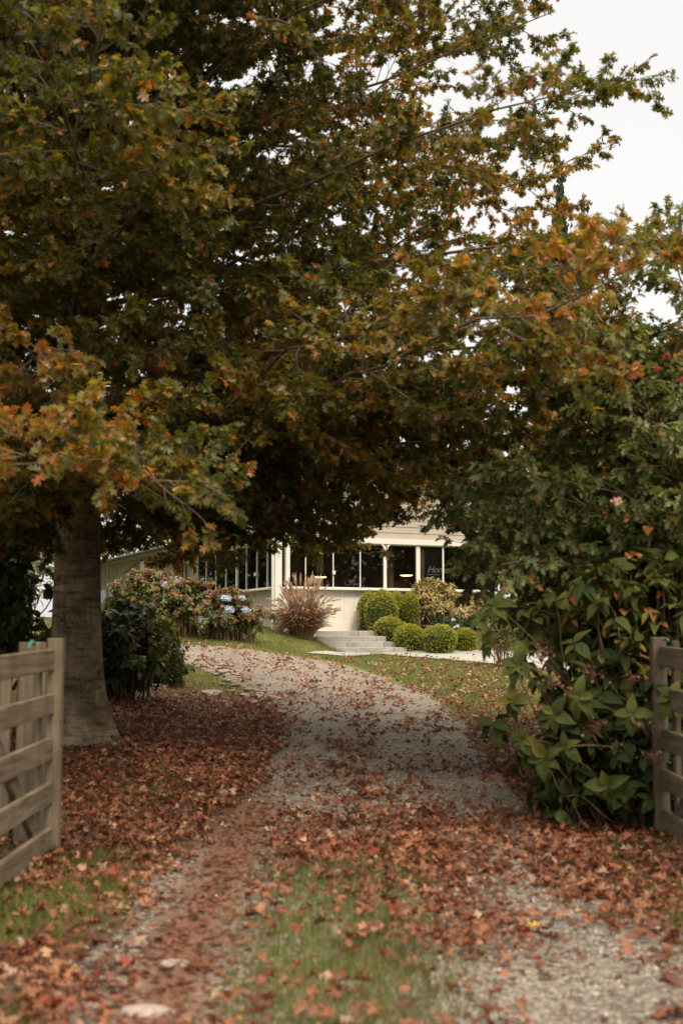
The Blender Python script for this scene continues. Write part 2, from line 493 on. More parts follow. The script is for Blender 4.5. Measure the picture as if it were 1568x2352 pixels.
def ovate(w, fold, droop, wave, seed, n=5):
    ys = np.linspace(0, 1, n + 1)
    wid = w * np.sin(PI * ys ** .8) ** .9
    V = []; F = []

    def zz(x, y): return fold * abs(x) - droop * y * y * .5 + wave * math.sin(6 * y + seed) * abs(x) * 3
    for y, ww in zip(ys, wid):
        for x in (-ww, 0, ww): V.append((x, y, zz(x, y)))
    for i in range(n):
        for j in (0, 1):
            a = 3 * i + j
            F.append((a, a + 1, a + 4, a + 3))
    return Tpl(V, F)


ova_t = [ovate(.30, f, d, .05, i) for i, (f, d) in enumerate([(.35, .5), (.2, .9), (.6, .3), (.3, 1.4), (.75, .9), (-.1, 1.1)])]
ovas_t = [ovate(.32, f, d, .0, i, 3) for i, (f, d) in enumerate([(.3, .5), (.5, .2), (.1, .8)])]
nar_t = [ovate(.12, .3, d, 0, i, 3) for i, d in enumerate([.5, 1.0, .2])]
dia_t = [Tpl([(0, 0, 0), (.33, .5, .12), (0, 1, -.1), (-.33, .5, .12)], [(0, 1, 2), (0, 2, 3)])]
petal_t = [Tpl([(0, 0, 0), (.5, .35, .1), (.35, .95, 0), (-.35, .95, 0), (-.5, .35, .1)], [(0, 1, 2, 3, 4)])]


def scatter(acc, tpls, pos, dirs, nrm, size, tint):
    pos = np.asarray(pos, float); n = len(pos)
    if n == 0: return
    Y = unit(np.asarray(dirs, float)); Z = np.asarray(nrm, float)
    Z = unit(Z - (Z * Y).sum(-1, keepdims=True) * Y); X = np.cross(Y, Z)
    size = np.broadcast_to(np.asarray(size, float), (n,)); tint = np.broadcast_to(np.asarray(tint, float), (n,))
    pick = rng.integers(0, len(tpls), n)
    for k, t in enumerate(tpls):
        s = np.nonzero(pick == k)[0]
        if not len(s): continue
        V = t.V
        W = pos[s][:, None] + size[s][:, None, None] * (X[s][:, None] * V[None, :, :1] + Y[s][:, None] * V[None, :, 1:2] + Z[s][:, None] * V[None, :, 2:3])
        nv = len(V)
        L = (np.arange(len(s))[:, None] * nv + t.loops[None]).ravel()
        acc.add(W.reshape(-1, 3), L, np.tile(t.sizes, len(s)), np.repeat(tint[s], len(t.sizes)))


def rdir(n):
    return unit(rng.normal(size=(n, 3)))


# ------------------------------------------------------------------ branch systems
def curve_pts(p0, d0, length, n, bend, wob):
    """a wandering shoot from p0 along d0; bend is added to the direction along the way"""
    P = [np.asarray(p0, float)]; d = unit(np.asarray(d0, float)); st = length / (n - 1)
    for i in range(n - 1):
        d = unit(d + np.asarray(bend) / (n - 1) + rng.normal(size=3) * wob)
        P.append(P[-1] + d * st)
    return np.array(P)


def resample(P, t):
    P = np.asarray(P); s = np.r_[0, np.cumsum(np.linalg.norm(np.diff(P, axis=0), axis=1))]; s /= s[-1]
    return np.stack([np.interp(t, s, P[:, i]) for i in range(3)], -1)


def limb_system(P, r0, sec_gap=.34, sec_len=(.5, 1.7), sec_start=.15, twig_gap=.16, twig_len=(.15, .42), flat=.7, sec_bend=(0, 0, .15), wob=.10, acc=None, keep=None, twig_r=.0035):
    """adds the limb, its side branches and twigs to acc; returns twig start / end arrays"""
    L = np.linalg.norm(np.diff(P, axis=0), axis=1).sum()
    n = len(P)
    tube(acc, P, r0 * np.linspace(1, .10, n) ** 1.15 + .003, 7)
    A = []; B = []
    ns = max(2, int(L * (1 - sec_start) / sec_gap))
    side = 1
    for i in range(ns):
        t = sec_start + (1 - sec_start) * (i + rng.random() * .8) / ns
        t = min(t, .99)
        p = resample(P, np.array([t]))[0]; q = resample(P, np.array([min(1, t + .05)]))[0]
        T = unit(q - p + 1e-6)
        S = unit(np.cross(T, [0, 0, 1])) * side; side = -side
        ang = rng.uniform(.6, 1.1)
        up = rng.normal() * (1 - flat) * 1.2
        d = T * math.cos(ang) + S * math.sin(ang) + np.array([0, 0, up])
        ln = (sec_len[0] + (sec_len[1] - sec_len[0]) * (1 - t) ** .8) * rng.uniform(.7, 1.2)
        Q = curve_pts(p, d, ln, 6, sec_bend, wob)
        if keep is not None and not all(keep(q_) for q_ in Q[1:]):
            Q = curve_pts(p, d + np.array([0, 0, .25]), ln * .7, 6, (0, 0, .1), wob)
            if not all(keep(q_) for q_ in Q[1:]): continue
        rs = max(.005, r0 * (1 - t * .8) * .33)
        tube(acc, Q, np.linspace(rs, .0035, 6), 5)
        nt_ = max(2, int(ln / twig_gap)); sd = 1
        for j in range(nt_):
            u = .15 + .85 * (j + rng.random() * .6) / nt_
            a = resample(Q, np.array([min(u, 1)]))[0]; b = resample(Q, np.array([min(u + .08, 1.0)]))[0]
            if u > .93: b = a + (Q[-1] - Q[-2])
            TT = unit(b - a + 1e-6); SS = unit(np.cross(TT, [0, 0, 1])) * sd; sd = -sd
            dd = TT * rng.uniform(.5, 1) + SS * rng.uniform(.2, .9) + np.array([0, 0, rng.normal() * .35])
            e = a + unit(dd) * rng.uniform(*twig_len)
            if keep is not None and not keep(e): continue
            tube(acc, np.array([a, (a + e) / 2 + rng.normal(size=3) * .012, e]), [twig_r * 1.3, twig_r, twig_r * .6], 3)
            A.append(a); B.append(e)
    return A, B


def twig_leaves(A, B, per, droop=.35, spread=.8, lo=.25):
    """leaf positions and directions along twigs"""
    A = np.repeat(np.asarray(A), per, 0); B = np.repeat(np.asarray(B), per, 0)
    n = len(A)
    t = lo + (1 - lo) * rng.random(n) ** .7
    pos = A + (B - A) * t[:, None]
    d = unit(B - A) * .6 + rdir(n) * spread; d[:, 2] -= droop
    nr = rdir(n) * .75; nr[:, 2] += .8
    return pos, unit(d), nr


def tree_trunk(acc, base, h, r0, lean=(0, 0), flare=.45, sides=28, top=.04):
    nz = 70
    zs = h * np.linspace(0, 1, nz) ** 1.25
    a = np.arange(sides) * 2 * PI / sides
    rad = top + (r0 - top) * (1 - zs / h) ** .85
    fl = flare * r0 * np.exp(-zs / .36)
    rr = rad[:, None] + fl[:, None] * (1 + .5 * np.sin(a * 5 + 1.0)[None] + .3 * np.sin(a * 3 + .3)[None])
    rr = rr * (1 + .045 * (fbm(np.cos(a)[None] * 1.6 + zs[:, None] * .9 + 20, np.sin(a)[None] * 1.6 + zs[:, None] * .35 + 7, 3) - .5) * 2)
    cx = base[0] + lean[0] * zs + .03 * np.sin(zs * .8); cy = base[1] + lean[1] * zs
    V = np.stack([cx[:, None] + rr * np.cos(a), cy[:, None] + rr * np.sin(a), np.broadcast_to((base[2] - .12 + zs)[:, None], rr.shape)], -1)
    i = np.arange(nz - 1)[:, None] * sides; j = np.arange(sides)[None]; k = (j + 1) % sides
    F = np.stack([i + j, i + k, i + sides + k, i + sides + j], -1).reshape(-1, 4)
    acc.add(V.reshape(-1, 3), F.ravel(), np.full(len(F), 4))
    return lambda z: np.array([np.interp(z, zs, cx), np.interp(z, zs, cy), base[2] + z])


def finish_thing(root, origin):
    root.location = origin


# ------------------------------------------------------------------ ground sheet
def graded(a, b, fine_a, fine_b, fine, coarse_n):
    left = fine_a - (fine_a - a) * (np.linspace(1, 0, coarse_n) ** 2.2)
    mid = np.arange(fine_a, fine_b, fine)
    right = fine_b + (b - fine_b) * (np.linspace(0, 1, coarse_n) ** 2.2)
    return np.unique(np.r_[left, mid, right])


# drive edges, near to far (left x, left y, right x, right y)
EDGE = [(-1.15, 2.5, 1.75, 2.5), (-1.12, 7.0, 1.55, 7.0), (-1.0, 9.5, 1.42, 9.5)]
for l, r_ in [((605, 1790), (1165, 1800)), ((640, 1690), (1110, 1722)), ((632, 1625), (1062, 1655)), ((560, 1582), (985, 1594)), ((475, 1545), (890, 1554)),
              ((405, 1520), (775, 1519)), ((350, 1500), (610, 1499)), ((300, 1487), (470, 1485)), ((200, 1478), (330, 1474)), ((60, 1474), (180, 1468))]:
    a = gpt(*l); b = gpt(*r_); EDGE.append((a[0], a[1], b[0], b[1]))
EDGE = np.array(EDGE)
es = np.r_[0, np.cumsum(np.hypot(*(np.diff((EDGE[:, :2] + EDGE[:, 2:]) / 2, axis=0)).T))]
ss = np.arange(0, es[-1], .12)
ED = np.stack([np.interp(ss, es, EDGE[:, i]) for i in range(4)], -1)
k_ = np.ones(9) / 9
for i in range(4):
    p = np.pad(ED[:, i], 4, mode='edge'); ED[:, i] = np.convolve(p, k_, 'valid')
POLY = np.r_[ED[:, :2], ED[::-1, 2:]]


def in_drive(x, y):
    x = np.asarray(x, float); y = np.asarray(y, float); ins = np.zeros(x.shape, bool)
    n = len(POLY); step = 6
    Pq = POLY[::step]
    for (x1, y1), (x2, y2) in zip(Pq, np.roll(Pq, -1, 0)):
        c = ((y1 > y) != (y2 > y))
        if c.any():
            ins ^= c & (x < (x2 - x1) * (y - y1) / (y2 - y1 + 1e-12) + x1)
    return ins


PATH_PX = [(700, 1502), (808, 1499), (900, 1507), (1000, 1515), (1090, 1523), (1172, 1531), (1300, 1543), (1480, 1552), (1480, 1524), (1340, 1506), (1150, 1497), (1040, 1494), (930, 1492)]


def grassy(x, y):
    """0..1 how much turf (against soil, litter and gravel)"""
    x = np.asarray(x, float); y = np.asarray(y, float)
    n = fbm(x * 1.3 + 3, y * 1.3 + 8, 3); n2 = fbm(x * 3 + 31, y * 3 + 2, 2)
    c = np.exp(-((x - .02) / .44) ** 4) * (1 - sstep(8.0, 9.6, y + (n - .5) * 3)) * sstep(.33, .52, n2 * .6 + n * .4 + .12 * (1 - sstep(6, 7.3, y)))
    lft = sstep(-.95, -1.35, x) * (.15 + .75 * (1 - sstep(8, 10, y))) * sstep(.36, .54, n)
    rgt = sstep(1.35, 1.8, x) * (1 - sstep(9, 11, y)) * sstep(.42, .58, n) * .9
    lawn = sstep(17, 22, y + (n - .5) * 5 + np.clip(x, -1, 3) * 1.5)
    moss = .6 * sstep(10, 12, y) * (1 - sstep(17, 19, y)) * sstep(-.7, -1.4, x) * sstep(.50, .61, n)
    return np.clip(np.maximum.reduce([c, lft, rgt, lawn, moss]), 0, 1)


gx = graded(-140, 140, -7, 8, .16, 26); gy = graded(-40, 420, 2, 41, .16, 26)
XX, YY = np.meshgrid(gx, gy); ZZ = G(XX, YY)
acc = Acc()
nx, ny = len(gx), len(gy)
i = np.arange(ny - 1)[:, None] * nx; j = np.arange(nx - 1)[None]
F = np.stack([i + j, i + j + 1, i + nx + j + 1, i + nx + j], -1).reshape(-1, 4)
acc.add(np.stack([XX, YY, ZZ], -1).reshape(-1, 3), F.ravel(), np.full(len(F), 4))
me = acc.mesh('ground', True)
at_ = me.attributes.new('grassy', 'FLOAT', 'POINT'); at_.data.foreach_set('value', grassy(XX, YY).ravel().astype(np.float32))
tag(link('ground', me, M['ground']), kind='structure')

# drive sheet
acc = Acc(); m_ = 26
tt = np.linspace(0, 1, m_)
en = .10 * (fbm(ss * 1.7, ss * 0 + 3, 3) - .5) * 2; en2 = .10 * (fbm(ss * 1.7, ss * 0 + 33, 3) - .5) * 2
Lx = ED[:, 0] + en; Rx = ED[:, 2] + en2
X_ = Lx[:, None] * (1 - tt) + Rx[:, None] * tt; Y_ = ED[:, 1][:, None] * (1 - tt) + ED[:, 3][:, None] * tt
Z_ = G(X_, Y_) + .014 - .03 * (np.abs(tt - .5) > .49)[None]
i = np.arange(len(ss) - 1)[:, None] * m_; j = np.arange(m_ - 1)[None]
F = np.stack([i + j, i + j + 1, i + m_ + j + 1, i + m_ + j], -1).reshape(-1, 4)
acc.add(np.stack([X_, Y_, Z_], -1).reshape(-1, 3), F.ravel(), np.full(len(F), 4))
me = acc.mesh('gravel_drive', True)
mul = (np.exp(-((X_ + .68) / .24) ** 2) * .95 * (1 - sstep(10.5, 12.5, Y_)) + np.exp(-((X_ - .62) / .26) ** 2) * .8 * sstep(5.8, 6.8, Y_) * (1 - sstep(9.5, 11, Y_)))
mul = np.maximum(mul, .55 * np.exp(-((X_ - .1) / .35) ** 2) * (1 - sstep(10, 12, Y_)))
at_ = me.attributes.new('mulch', 'FLOAT', 'POINT'); at_.data.foreach_set('value', mul.ravel().astype(np.float32))
tag(link('gravel_drive', me, M['gravel']), kind='structure')

# pale path in front of the steps
pp = np.array([gpt(*p) for p in PATH_PX])
bm = bmesh.new()
vs = [bm.verts.new((p[0], p[1], 0)) for p in pp]
f = bm.faces.new(vs)
bmesh.ops.triangulate(bm, faces=[f])
for _ in range(4):
    bmesh.ops.subdivide_edges(bm, edges=[e for e in bm.edges if e.calc_length() > .35], cuts=1, use_grid_fill=False)
    bmesh.ops.triangulate(bm, faces=bm.faces[:])
for v in bm.verts: v.co.z = float(G(v.co.x, v.co.y)) + .03
bm.normal_update()
for f in bm.faces:
    if f.normal.z < 0: f.normal_flip()
me = bpy.data.meshes.new('garden_path'); bm.to_mesh(me); bm.free()
for p in me.polygons: p.use_smooth = True
tag(link('garden_path', me, M['concrete']), kind='structure')


def in_poly(x, y, Pq):
    ins = np.zeros(np.shape(x), bool)
    for (x1, y1), (x2, y2) in zip(Pq, np.roll(Pq, -1, 0)):
        c = ((y1 > y) != (y2 > y)); ins ^= c & (x < (x2 - x1) * (y - y1) / (y2 - y1 + 1e-12) + x1)
    return ins


def in_path(x, y): return in_poly(x, y, pp)


# ------------------------------------------------------------------ loose cover: litter, grass, pebbles
def field(y0, y1, dens, margin=.9):
    """uniform random ground points in the widening strip the picture can see, dens per m2"""
    w0 = .245 * y0 + margin; w1 = .245 * y1 + margin
    area = (w0 + w1) * (y1 - y0); n = int(area * dens)
    y = y0 + (y1 - y0) * rng.random(int(n * 1.0))
    k = rng.random(len(y)) < (.245 * y + margin) / w1
    y = y[k]; x = (rng.random(len(y)) * 2 - 1) * (.245 * y + margin)
    return x, y


def litter_cover(x, y):
    n = fbm(x * 1.5 + 11, y * 1.2 + 4, 3); n2 = fbm(x * .6 + 60, y * .5 + 44, 2); nf = fbm(x * 5, y * 3.5, 2)
    dr = in_drive(x, y)
    g = grassy(x, y)
    c = np.zeros_like(x)
    l = ~dr & (x < 0)
    left = .72 - .5 * sstep(17.5, 20.5, y) - .40 * sstep(20, 24, y)
    left = left - (1 - sstep(7, 9, y)) * .16 - g * .30
    c = np.where(l, left, c)
    r_ = ~dr & (x >= 0)
    right = np.interp(y, [12, 15.5, 19, 23, 28, 34], [.80, .40, .13, .05, .015, .005]) - g * .25 * (y < 13)
    c = np.where(r_, right, c)
    on = np.interp(y, [4, 6, 7.5, 9, 10.2, 11.5, 14, 18, 22, 28], [.68, .72, .82, .84, .52, .22, .17, .14, .06, .015])
    on = np.where(y > 10.5, on * (.05 + 1.1 * n), on)
    streak = .30 * np.exp(-((x - .15) / .30) ** 2) * sstep(9, 10, y) * (1 - sstep(14, 17, y))
    edge = .20 * sstep(-.3, -.75, x) * sstep(10, 12, y) * (1 - sstep(16, 20, y))
    on = np.where(y < 8.5, np.where(np.abs(x) < .55, .74, .86), on)
    bare = sstep(.46, .60, n2 * .35 + n * .65) * (1 - sstep(10, 13, y))
    rt = np.exp(-((x - .90 - .25 * (n2 - .5)) / .30) ** 2) * (.42 + .42 * (1 - sstep(5.8, 7.6, y))) * (1 - sstep(8.4, 9.3, y))
    lt = np.exp(-((x + .70) / .24) ** 2) * .62 * (1 - sstep(10, 13, y))
    cg = g * .36 * (np.abs(x) < .7) * (1 - sstep(7.5, 9, y))
    c = np.where(dr, on + streak + edge - bare * .3 - rt - lt - cg, c)
    c = c + (nf - .5) * .8
    c = np.where(in_path(x, y), .004, c)
    return np.clip(c, 0, 1)


acc = Acc()
for (y0, y1, dens, tpl, smin, smax) in [(3.8, 9.5, 1500, lit_t, .042, .088), (9.5, 15, 1300, litl_t, .045, .085), (15, 22, 800, litl_t, .05, .095), (22, 35, 200, litl_t, .06, .11)]:
    x, y = field(y0, y1, dens)
    k = rng.random(len(x)) < -np.log(1 - np.clip(litter_cover(x, y), 0, .965)) / (dens * .0021)
    x, y = x[k], y[k]; n = len(x)
    a = rng.random(n) * 2 * PI
    d = np.stack([np.cos(a), np.sin(a), rng.normal(size=n) * .22], -1)
    nr = rdir(n) * .55; nr[:, 2] += 1.0
    flip = rng.random(n) < .35; nr[flip] *= -1
    z = G(x, y) + .022 + .045 * rng.random(n) ** 1.5 + .05 * grassy(x, y) * rng.random(n)
    t = .18 + .62 * rng.random(n) ** .9 + .12 * (fbm(x * .7, y * .7, 2) - .5)
    t = t - .22 * sstep(.50, .68, fbm(x * .9 + 70, y * .8 + 20, 3))
    pale = rng.random(n) < np.interp(y, [5, 12, 20, 30], [.06, .12, .34, .40]); t = np.where(pale, rng.uniform(.80, .91, n), t)  # pale undersides, more numerous far off as sky sheen put into the tint
    red = rng.random(n) < .02; t = np.where(red, .965, t)
    yl = rng.random(n) < .004; t = np.where(yl, 1.0, t)
    scatter(acc, tpl, np.stack([x, y, z], -1), d, nr, rng.uniform(smin, smax, n), np.clip(t, 0, 1))
x, y = field(3.8, 12.5, 2200, .3)   # trodden fragments in the wheel tracks
w_ = np.exp(-((x + .68) / .30) ** 2) * .45 + np.exp(-((x - .64) / .28) ** 2) * .7 * sstep(5.6, 6.6, y) + .08
k = in_drive(x, y) & (rng.random(len(x)) < w_ * (1 - sstep(10, 12.5, y))); x, y = x[k], y[k]; n = len(x); a = rng.random(n) * 2 * PI
nr = rdir(n) * .3; nr[:, 2] += 1
scatter(acc, dia_t + petal_t, np.stack([x, y, G(x, y) + .018 + .012 * rng.random(n)], -1), np.stack([np.cos(a), np.sin(a), rng.normal(size=n) * .15], -1), nr, rng.uniform(.012, .042, n), rng.uniform(.05, .72, n))
tag(acc.obj('fallen_leaves', M['litter']), 'brown and russet fallen oak leaves covering the ground and drive', 'leaf litter', kind='stuff')

acc = Acc()
blade = [Tpl([(-.035, 0, 0), (.035, 0, 0), (.028, .5, .02), (-.028, .5, .02), (0, 1, .16)], [(0, 1, 2, 3), (3, 2, 4)]),
         Tpl([(-.035, 0, 0), (.035, 0, 0), (.028, .5, -.06), (-.028, .5, -.06), (0, .95, .3)], [(0, 1, 2, 3), (3, 2, 4)])]
for (y0, y1, dens, hmin, hmax, wid) in [(3.8, 9.5, 7000, .030, .075, 1), (9.5, 20, 700, .04, .10, 1), (20, 38, 900, .045, .085, 2)]:
    x, y = field(y0, y1, dens, .6)
    g = grassy(x, y)
    dr = in_drive(x, y)
    k = (rng.random(len(x)) < g ** 1.2) & ~(dr & (y > 9.2)) & ~in_path(x, y) & (np.where(y < 9.5, True, True))
    x, y = x[k], y[k]; n = len(x)
    d = rdir(n) * .45; d[:, 2] = 1
    z = G(x, y) + .008
    t = np.clip(rng.normal(.45, .22, n) + .25 * (fbm(x, y, 2) - .5), 0, 1)
    t = np.where(rng.random(n) < .06, 1, t)
    scatter(acc, blade, np.stack([x, y, z], -1), d, rdir(n), rng.uniform(hmin, hmax, n), t)
tag(acc.obj('grass', M['grass']), 'short green grass on the drive centre, verges and lawn', 'grass', kind='stuff')

acc = Acc()
octa = Tpl([(0, -.5, 0), (.5, 0, .05), (0, .5, 0), (-.5, 0, -.03), (.08, .05, .42), (0, 0, -.3)],
           [(0, 1, 4), (1, 2, 4), (2, 3, 4), (3, 0, 4), (1, 0, 5), (2, 1, 5), (3, 2, 5), (0, 3, 5)])
for (y0, y1, dens, s0, s1) in [(3.8, 8, 900, .008, .026), (8, 14, 330, .01, .030), (14, 24, 60, .015, .045)]:
    x, y = field(y0, y1, dens, .3)
    k = in_drive(x, y) & (rng.random(len(x)) < 1 - .8 * grassy(x, y) * (y < 9)) & (rng.random(len(x)) > .93 * np.exp(-((x + .68) / .3) ** 4) * (y < 11))
    x, y = x[k], y[k]; n = len(x)
    d = rdir(n); d[:, 2] *= .2; nr = rdir(n) * .3; nr[:, 2] += 1
    scatter(acc, [octa], np.stack([x, y, G(x, y) + .016], -1), d, nr, s0 + (s1 - s0) * rng.random(n) ** 2.2, rng.random(n))
tag(acc.obj('gravel_pebbles', M['pebble']), 'loose grey pebbles lying on the gravel drive', 'gravel', kind='stuff')

# flat stones along the drive's left edge
bm_rock = []
for k in range(4):
    bm = bmesh.new(); bmesh.ops.create_icosphere(bm, subdivisions=2, radius=.5)
    for v in bm.verts:
        nn = .75 + .5 * float(fbm(v.co.x * 2 + k * 9 + 5, v.co.y * 2 + v.co.z * 3 + 5, 2)); v.co *= nn; v.co.z *= .42
        v.co.z = min(v.co.z, .14 + .03 * v.co.x)
    me = bpy.data.meshes.new('flat_stone'); bm.to_mesh(me); bm.free(); me.materials.append(M['rock'])
    bm_rock.append(me)
rocks = [(618, 1608, .42), (596, 1618, .30), (630, 1596, .25), (560, 1600, .22), (575, 1588, .26), (540, 1577, .22), (522, 1566, .26), (500, 1552, .24), (512, 1545, .30), (535, 1552, .26),
         (482, 1545, .22), (495, 1537, .28), (520, 1531, .30), (470, 1534, .20), (548, 1560, .26), (588, 1603, .20), (648, 1640, .22), (640, 1668, .16), (560, 1568, .18), (602, 1590, .16),
         (510, 1575, .18), (530, 1590, .2), (612, 1630, .18), (655, 1700, .15), (628, 1652, .14)]
for i, (px, py, s) in enumerate(rocks):
    p = gpt(px, py); o = bpy.data.objects.new('flat_stone', bm_rock[i % 4]); COL.objects.link(o)
    o.location = (p[0], p[1], float(G(p[0], p[1])) + .02); o.scale = (s, s * random.uniform(.6, .9), s * .7); o.rotation_euler = (random.uniform(-.12, .12), random.uniform(-.12, .12), random.uniform(0, 6))
    tag(o, 'flat pinkish grey stone in the loose row at the drive\'s left edge', 'stone', 'flat stones along the drive edge')
for (px, py, s, lab) in [(340, 2338, .20, 'pale rounded stone at the bottom edge of the picture among leaves'), (690, 3874 * .574 * 0 + 2222, .0, '')]:
    if s:
        p = gpt(px, py); o = bpy.data.objects.new('stone', bm_rock[1]); COL.objects.link(o)
        o.location = (p[0], p[1], float(G(p[0], p[1])) + .02); o.scale = (s, s * .7, s * .7); tag(o, lab, 'stone')
p = gpt(400, 2222); o = bpy.data.objects.new('stone', bm_rock[2]); COL.objects.link(o)
o.location = (p[0], p[1], float(G(p[0], p[1])) + .015); o.scale = (.14, .10, .1); tag(o, 'small pale stone bedded in the left wheel track', 'stone')
p = gpt(490, 1596); o = bpy.data.objects.new('stone', bm_rock[3]); COL.objects.link(o)
o.location = (p[0], p[1], float(G(p[0], p[1])) + .02); o.scale = (.36, .3, .22); o.rotation_euler = (.25, 0, .4)
tag(o, 'single grey slab tilted in the leaves left of the drive', 'stone')

# ------------------------------------------------------------------ gates and fence
def gate(name, label, xg, y_end, y_near, zb, zt, face, wy, wz, tie=False):
    """a five-rail gate standing open along the drive; face = +1 rails on the +x side"""
    slope = .0245
    z0 = float(G(xg, y_end))
    root = thing(name, label, 'gate', (xg, y_near, float(G(xg, y_near))))
    Lg = y_end - y_near

    def zz(y): return z0 - slope * (y_end - y) - root.location.z
    rot = Matrix.Rotation(math.atan(slope), 3, 'X')
    H = zt - zb
    # end uprights with the rails housed in them, one thinner upright on the far side
    for yy in (y_end - .045, y_near + .045):
        boxes('stile', wz, root, [((face * .012, yy - y_near, zz(yy) + zb + H / 2), (.088, .09, H))], .006)
    boxes('stile', wz, root, [((-face * .045, y_end - .26 - y_near, zz(y_end) + zb + H * .49), (.038, .075, H * .98))], .006)
    rails = np.linspace(zb + .075, zt - .125, 5)
    for k, zc in enumerate(rails):
        w = .125 * random.uniform(.95, 1.08)
        o = boxes('rail', wy, root, [((0, Lg / 2, zz((y_end + y_near) / 2) + zc), (.034, Lg - .184, w), rot @ Matrix.Rotation(random.uniform(-.006, .006), 3, 'X'))], .005)
    # diagonal braces on the far side
    for (ya, za, yb, zb2) in [(Lg - .22, zb + .09, .14, zt - .30)]:
        dy, dz = yb - ya, zb2 - za
        ln = math.hypot(dy, dz); an = math.atan2(dz, dy)
        boxes('brace', wy, root, [((-face * .037, (ya + yb) / 2, (za + zb2) / 2 + zz((y_end + y_near) / 2)), (.036, ln, .11), Matrix.Rotation(an, 3, 'X'))], .005)
    # rusty bolts
    bm = bmesh.new(); bmesh.ops.create_cone(bm, cap_ends=True, segments=8, radius1=.011, radius2=.008, depth=.01, matrix=Matrix.Rotation(PI / 2, 4, 'Y'))
    me = bpy.data.meshes.new('bolt'); bm.to_mesh(me); bm.free(); me.materials.append(M['rust'])
    for zc in rails:
        for yy, sx in ((y_end - .05, face), (y_end - .30, face)):
            o = bpy.data.objects.new('bolt', me); COL.objects.link(o); o.parent = root
            o.location = (sx * (.058 if yy > y_end - .1 else .019), yy - y_near, zz(yy) + zc + .02)
    return root


gl = at(138, 1476, 8.55); zb_l = .07
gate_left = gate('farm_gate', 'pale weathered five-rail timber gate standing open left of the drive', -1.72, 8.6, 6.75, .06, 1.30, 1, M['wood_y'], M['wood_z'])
gate_right = gate('farm_gate', 'mossy, shade-darkened five-rail timber gate standing open right of the drive', 2.05, 9.25, 7.4, .07, 1.30, -1, M['wood_y_dark'], M['wood_z_dark'])

fence = thing('paling_fence', 'grey upright board fence directly behind the pale left gate', 'fence', (-2.2, 8.95, float(G(-2.2, 8.95))))
xs = [-1.93, -2.16, -2.38, -2.60, -2.82, -3.05]
tops = [1.27, 1.19, 1.12, 1.06, 1.10, 1.08]
for i, (x, t) in enumerate(zip(xs, tops)):
    bm = bmesh.new()
    box_bm(bm, (x + 2.2, .02 * (i % 2), t / 2), (.195, .03, t), Matrix.Rotation(random.uniform(-.015, .015), 3, 'Y'), .004)
    if i in (0,):
        for v in bm.verts:
            if v.co.z > t - .03: v.co.x = (x + 2.2) + (v.co.x - x - 2.2) * .86
    me = bpy.data.meshes.new('board'); bm.to_mesh(me); bm.free(); link('board', me, M['wood_dark'], fence)
for zc in (.32, .92):
    boxes('rail', M['wood_dark'], fence, [((-.3, .055, zc), (1.5, .045, .09))])
boxes('post', M['wood_dark'], fence, [((-.35, .14, .55), (.12, .11, 1.1))])
tb = thing('rag', 'small teal scrap tied over the top of the pale gate', 'rag', (-1.79, 8.28, float(G(-1.79, 8.28)) + 1.26))
acc = Acc(); tube(acc, np.array([(-.0, -.10, -.02), (.0, -.05, .012), (0, .0, .02), (0, .06, .012), (0, .11, -.015)]), [.006, .014, .015, .012, .006], 8, cap=True)
acc.obj('cloth', M['teal'], tb, True)
tb2 = thing('rag', 'dull teal scrap tied over the top of the dark right gate', 'rag', (2.05, 9.02, float(G(2.05, 9.02)) + 1.285))
link('cloth', bpy.data.objects['cloth'].data, M['teal'], tb2).scale = (.6, .6, .5)

# ------------------------------------------------------------------ the oak
OAKB = np.array([*gpt(166, 1712), 0.]); OAKB[1] += .0
OAKB[2] = float(G(OAKB[0], OAKB[1]))
oak = thing('oak_tree', 'huge autumn oak with rust and green leaves left of the drive', 'tree', tuple(OAKB))
acc = Acc()
trunk_at = tree_trunk(acc, OAKB, 14.5, .262, (-.004, 0), .85)
acc.obj('trunk', M['bark'], oak, True, OAKB)


def zskirt_a(x, y):
    return 1.87 + .0420 * y + .95 * (vnoise(x * 1.1 + 50, y * .9 + 50) - .5) - .26 * sstep(-.6, -2.0, x) * sstep(13, 16, y) + .16 * sstep(-1.6, -.8, x) * sstep(12, 16, y)


def zskirt(p): return float(zskirt_a(p[0], p[1]))


def keep_oak(p):
    if p[2] < zskirt(p): return False
    return True


TW_A, TW_B, TW_T = [], [], []
prims = []
N_P = 118
ga = 2.399963
for i in range(N_P):
    u = (i + .5) / N_P
    zh = 2.45 + 10.4 * u ** 1.1
    az = i * ga + rng.normal() * .15 + .4
    Rm = np.interp(zh, [2, 3, 5, 7, 9, 11, 13.4], [6.6, 6.9, 6.9, 6.4, 5.1, 3.6, 1.6]) * rng.uniform(.82, 1.08) * (1 - .19 * max(0, math.cos(az)) * (zh > 4.5))
    el = np.interp(zh, [2.5, 4, 7, 10, 13], [-.02, .10, .36, .60, .95]) + rng.normal() * .05
    dr_ = np.interp(zh, [2.5, 4, 8, 13], [-.13, -.14, -.10, -.05])
    p0 = trunk_at(zh - .0)
    d = np.array([math.cos(az) * math.cos(el), math.sin(az) * math.cos(el), math.sin(el)])
    prims.append((curve_pts(p0, d, Rm, 13, (0, 0, dr_), .055), .010 + .0036 * Rm, zh))
for az_, zh, Rm in [(.15, 2.5, 6.2), (.5, 2.7, 6.5), (.85, 2.5, 6.4), (1.2, 2.6, 6.2), (1.55, 2.5, 5.8), (1.95, 2.7, 5.5), (2.4, 2.5, 5.5), (-.25, 2.8, 5.6), (.05, 3.2, 6.3), (.30, 3.5, 6.4), (-.12, 3.7, 6.2), (.55, 3.2, 6.4)]:
    prims.append((curve_pts(trunk_at(zh), np.array([math.cos(az_), math.sin(az_), .02]), Rm, 13, (0, 0, -.16), .05), .034, 2.0))
